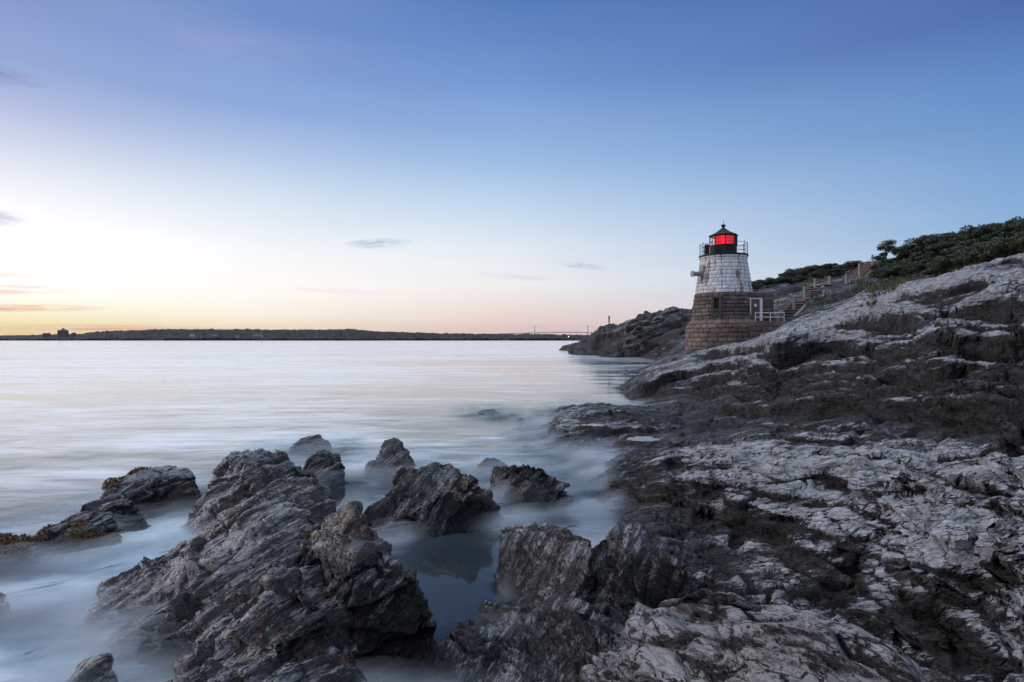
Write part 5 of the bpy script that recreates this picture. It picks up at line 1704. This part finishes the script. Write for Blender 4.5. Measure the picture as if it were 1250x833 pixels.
    house(57, 406.8, 1130, 11, 2.0, dark, 'long low dark house left of the turreted mansion on the far shore')
    house(90, 406.3, 1115, 6, 3.2, dark, 'small dark outbuilding right of the turreted mansion on the far shore')
    house(315, 407.5, 1075, 17, 4.0, wallm, 'wide white house among the dark trees of the far shore')
    house(262, 408, 1085, 10, 3.5, wallm, 'pale house left of the wide white house on the far shore')
    house(290, 409.5, 1070, 9, 3.0, wallm, 'low grey waterside house just left of the wide white house')
    house(235, 407.5, 1090, 8, 3.2, wallm, 'leftmost pale house in the middle of the wooded far shore')
    house(384, 410, 1060, 9, 3.2, wallm, 'pale house near the waterline right of the wide white house')
    # warm shore light at the right end
    p = D(694, 411.2, 1045)
    o = empty('shore_lamp', (p.x, p.y, 0), 'tiny warm lamp shining on the far shoreline below the bridge', 'lamp')
    m = MB(); m.tube((0, 0, 0), (0, 0, p.z - .3), .15, .1, 8); m.build('pole', M['steel'], o)
    m = MB(); m.sphere((0, 0, p.z + .1), 1.0, 12, .8); m.build('lamp_globe', NT('warm_lamp').set(Base_Color=(1, .7, .4), Emission_Color=(1, .62, .28), Emission_Strength=3.5), o, True)


build_far_shore()


def build_bridge():
    Y = 5200.0
    k = Y / F0
    c = D(685, HZ, Y)
    root = empty('suspension_bridge', (c.x, Y, 0), 'long grey suspension bridge with two towers far away above the low shore', 'bridge')
    x = lambda px: (px - 685) * k
    z = lambda row: CAMZ + (HZ - row) * k
    zd0, zd1 = z(407.6), z(405.6)
    t0, t1 = x(652.8), x(717.5)
    # deck rises slightly to the middle
    m = MB()
    xs = [x(px) for px in range(540, 781, 8)]
    zz = [z(409.0 - 3.1 * math.exp(-((px - 688) / 75.0) ** 2)) for px in range(540, 781, 8)]
    for a, b, p, q in zip(xs[:-1], xs[1:], zz[:-1], zz[1:]): m.tube((a, 0, p), (b, 0, q), 4.2, n=6)
    m.build('deck', M['steel'], root)
    for px in range(548, 781, 10):
        if abs(px - 685) < 36: continue
        zt = z(409.0 - 3.1 * math.exp(-((px - 688) / 75.0) ** 2))
        p = MB(); p.tube((x(px), 0, -3), (x(px), 0, zt), 3.0, 2.0, 6); p.build('pier', M['steel'], root)
    for tx in (t0, t1):
        m = MB()
        for s in (-1, 1): m.tube((tx, s * 12, -3), (tx, s * 7, z(397.2)), 4.2, 2.6, 6)
        for rr in (398.2, 402.0, 406.5): m.box((tx, 0, z(rr)), (5, 20, 6))
        m.build('tower', M['steel'], root)
    m = MB()
    for s in (-1, 1):
        for a, b, top in ((t0, t1, True),):
            pts = [(a + (b - a) * i / 24, s * 7, z(405.0) + (z(397.6) - z(405.0)) * (2 * i / 24 - 1) ** 2) for i in range(25)]
            m.path(pts, 0.5, 5)
        for tx, sg in ((t0, -1), (t1, 1)):
            L = x(620) - t0
            pts = [(tx + sg * abs(L) * i / 12, s * 7, z(407.2) + (z(397.6) - z(407.2)) * (1 - i / 12) ** 1.35) for i in range(13)]
            m.path(pts, 0.5, 5)
    m.build('cables', M['steel'], root)


build_bridge()


# ------------------------------------------------------------------ evening air
def build_haze():
    m = bpy.data.materials.new('haze')
    m.use_nodes = True
    n = m.node_tree.nodes
    n.remove(n['Principled BSDF'])
    v = n.new('ShaderNodeVolumePrincipled')
    v.inputs['Color'].default_value = (0.80, 0.80, 0.86, 1)
    v.inputs['Density'].default_value = 3e-5
    m.node_tree.links.new(v.outputs[0], n['Material Output'].inputs['Volume'])
    b = MB()
    b.box((0, 4400, 98.0), (40000, 10000, 203.0))
    o = b.build('haze', m)
    tag(o, 'thin evening haze over the water that pales the far bridge', 'haze', kind='stuff')


build_haze()
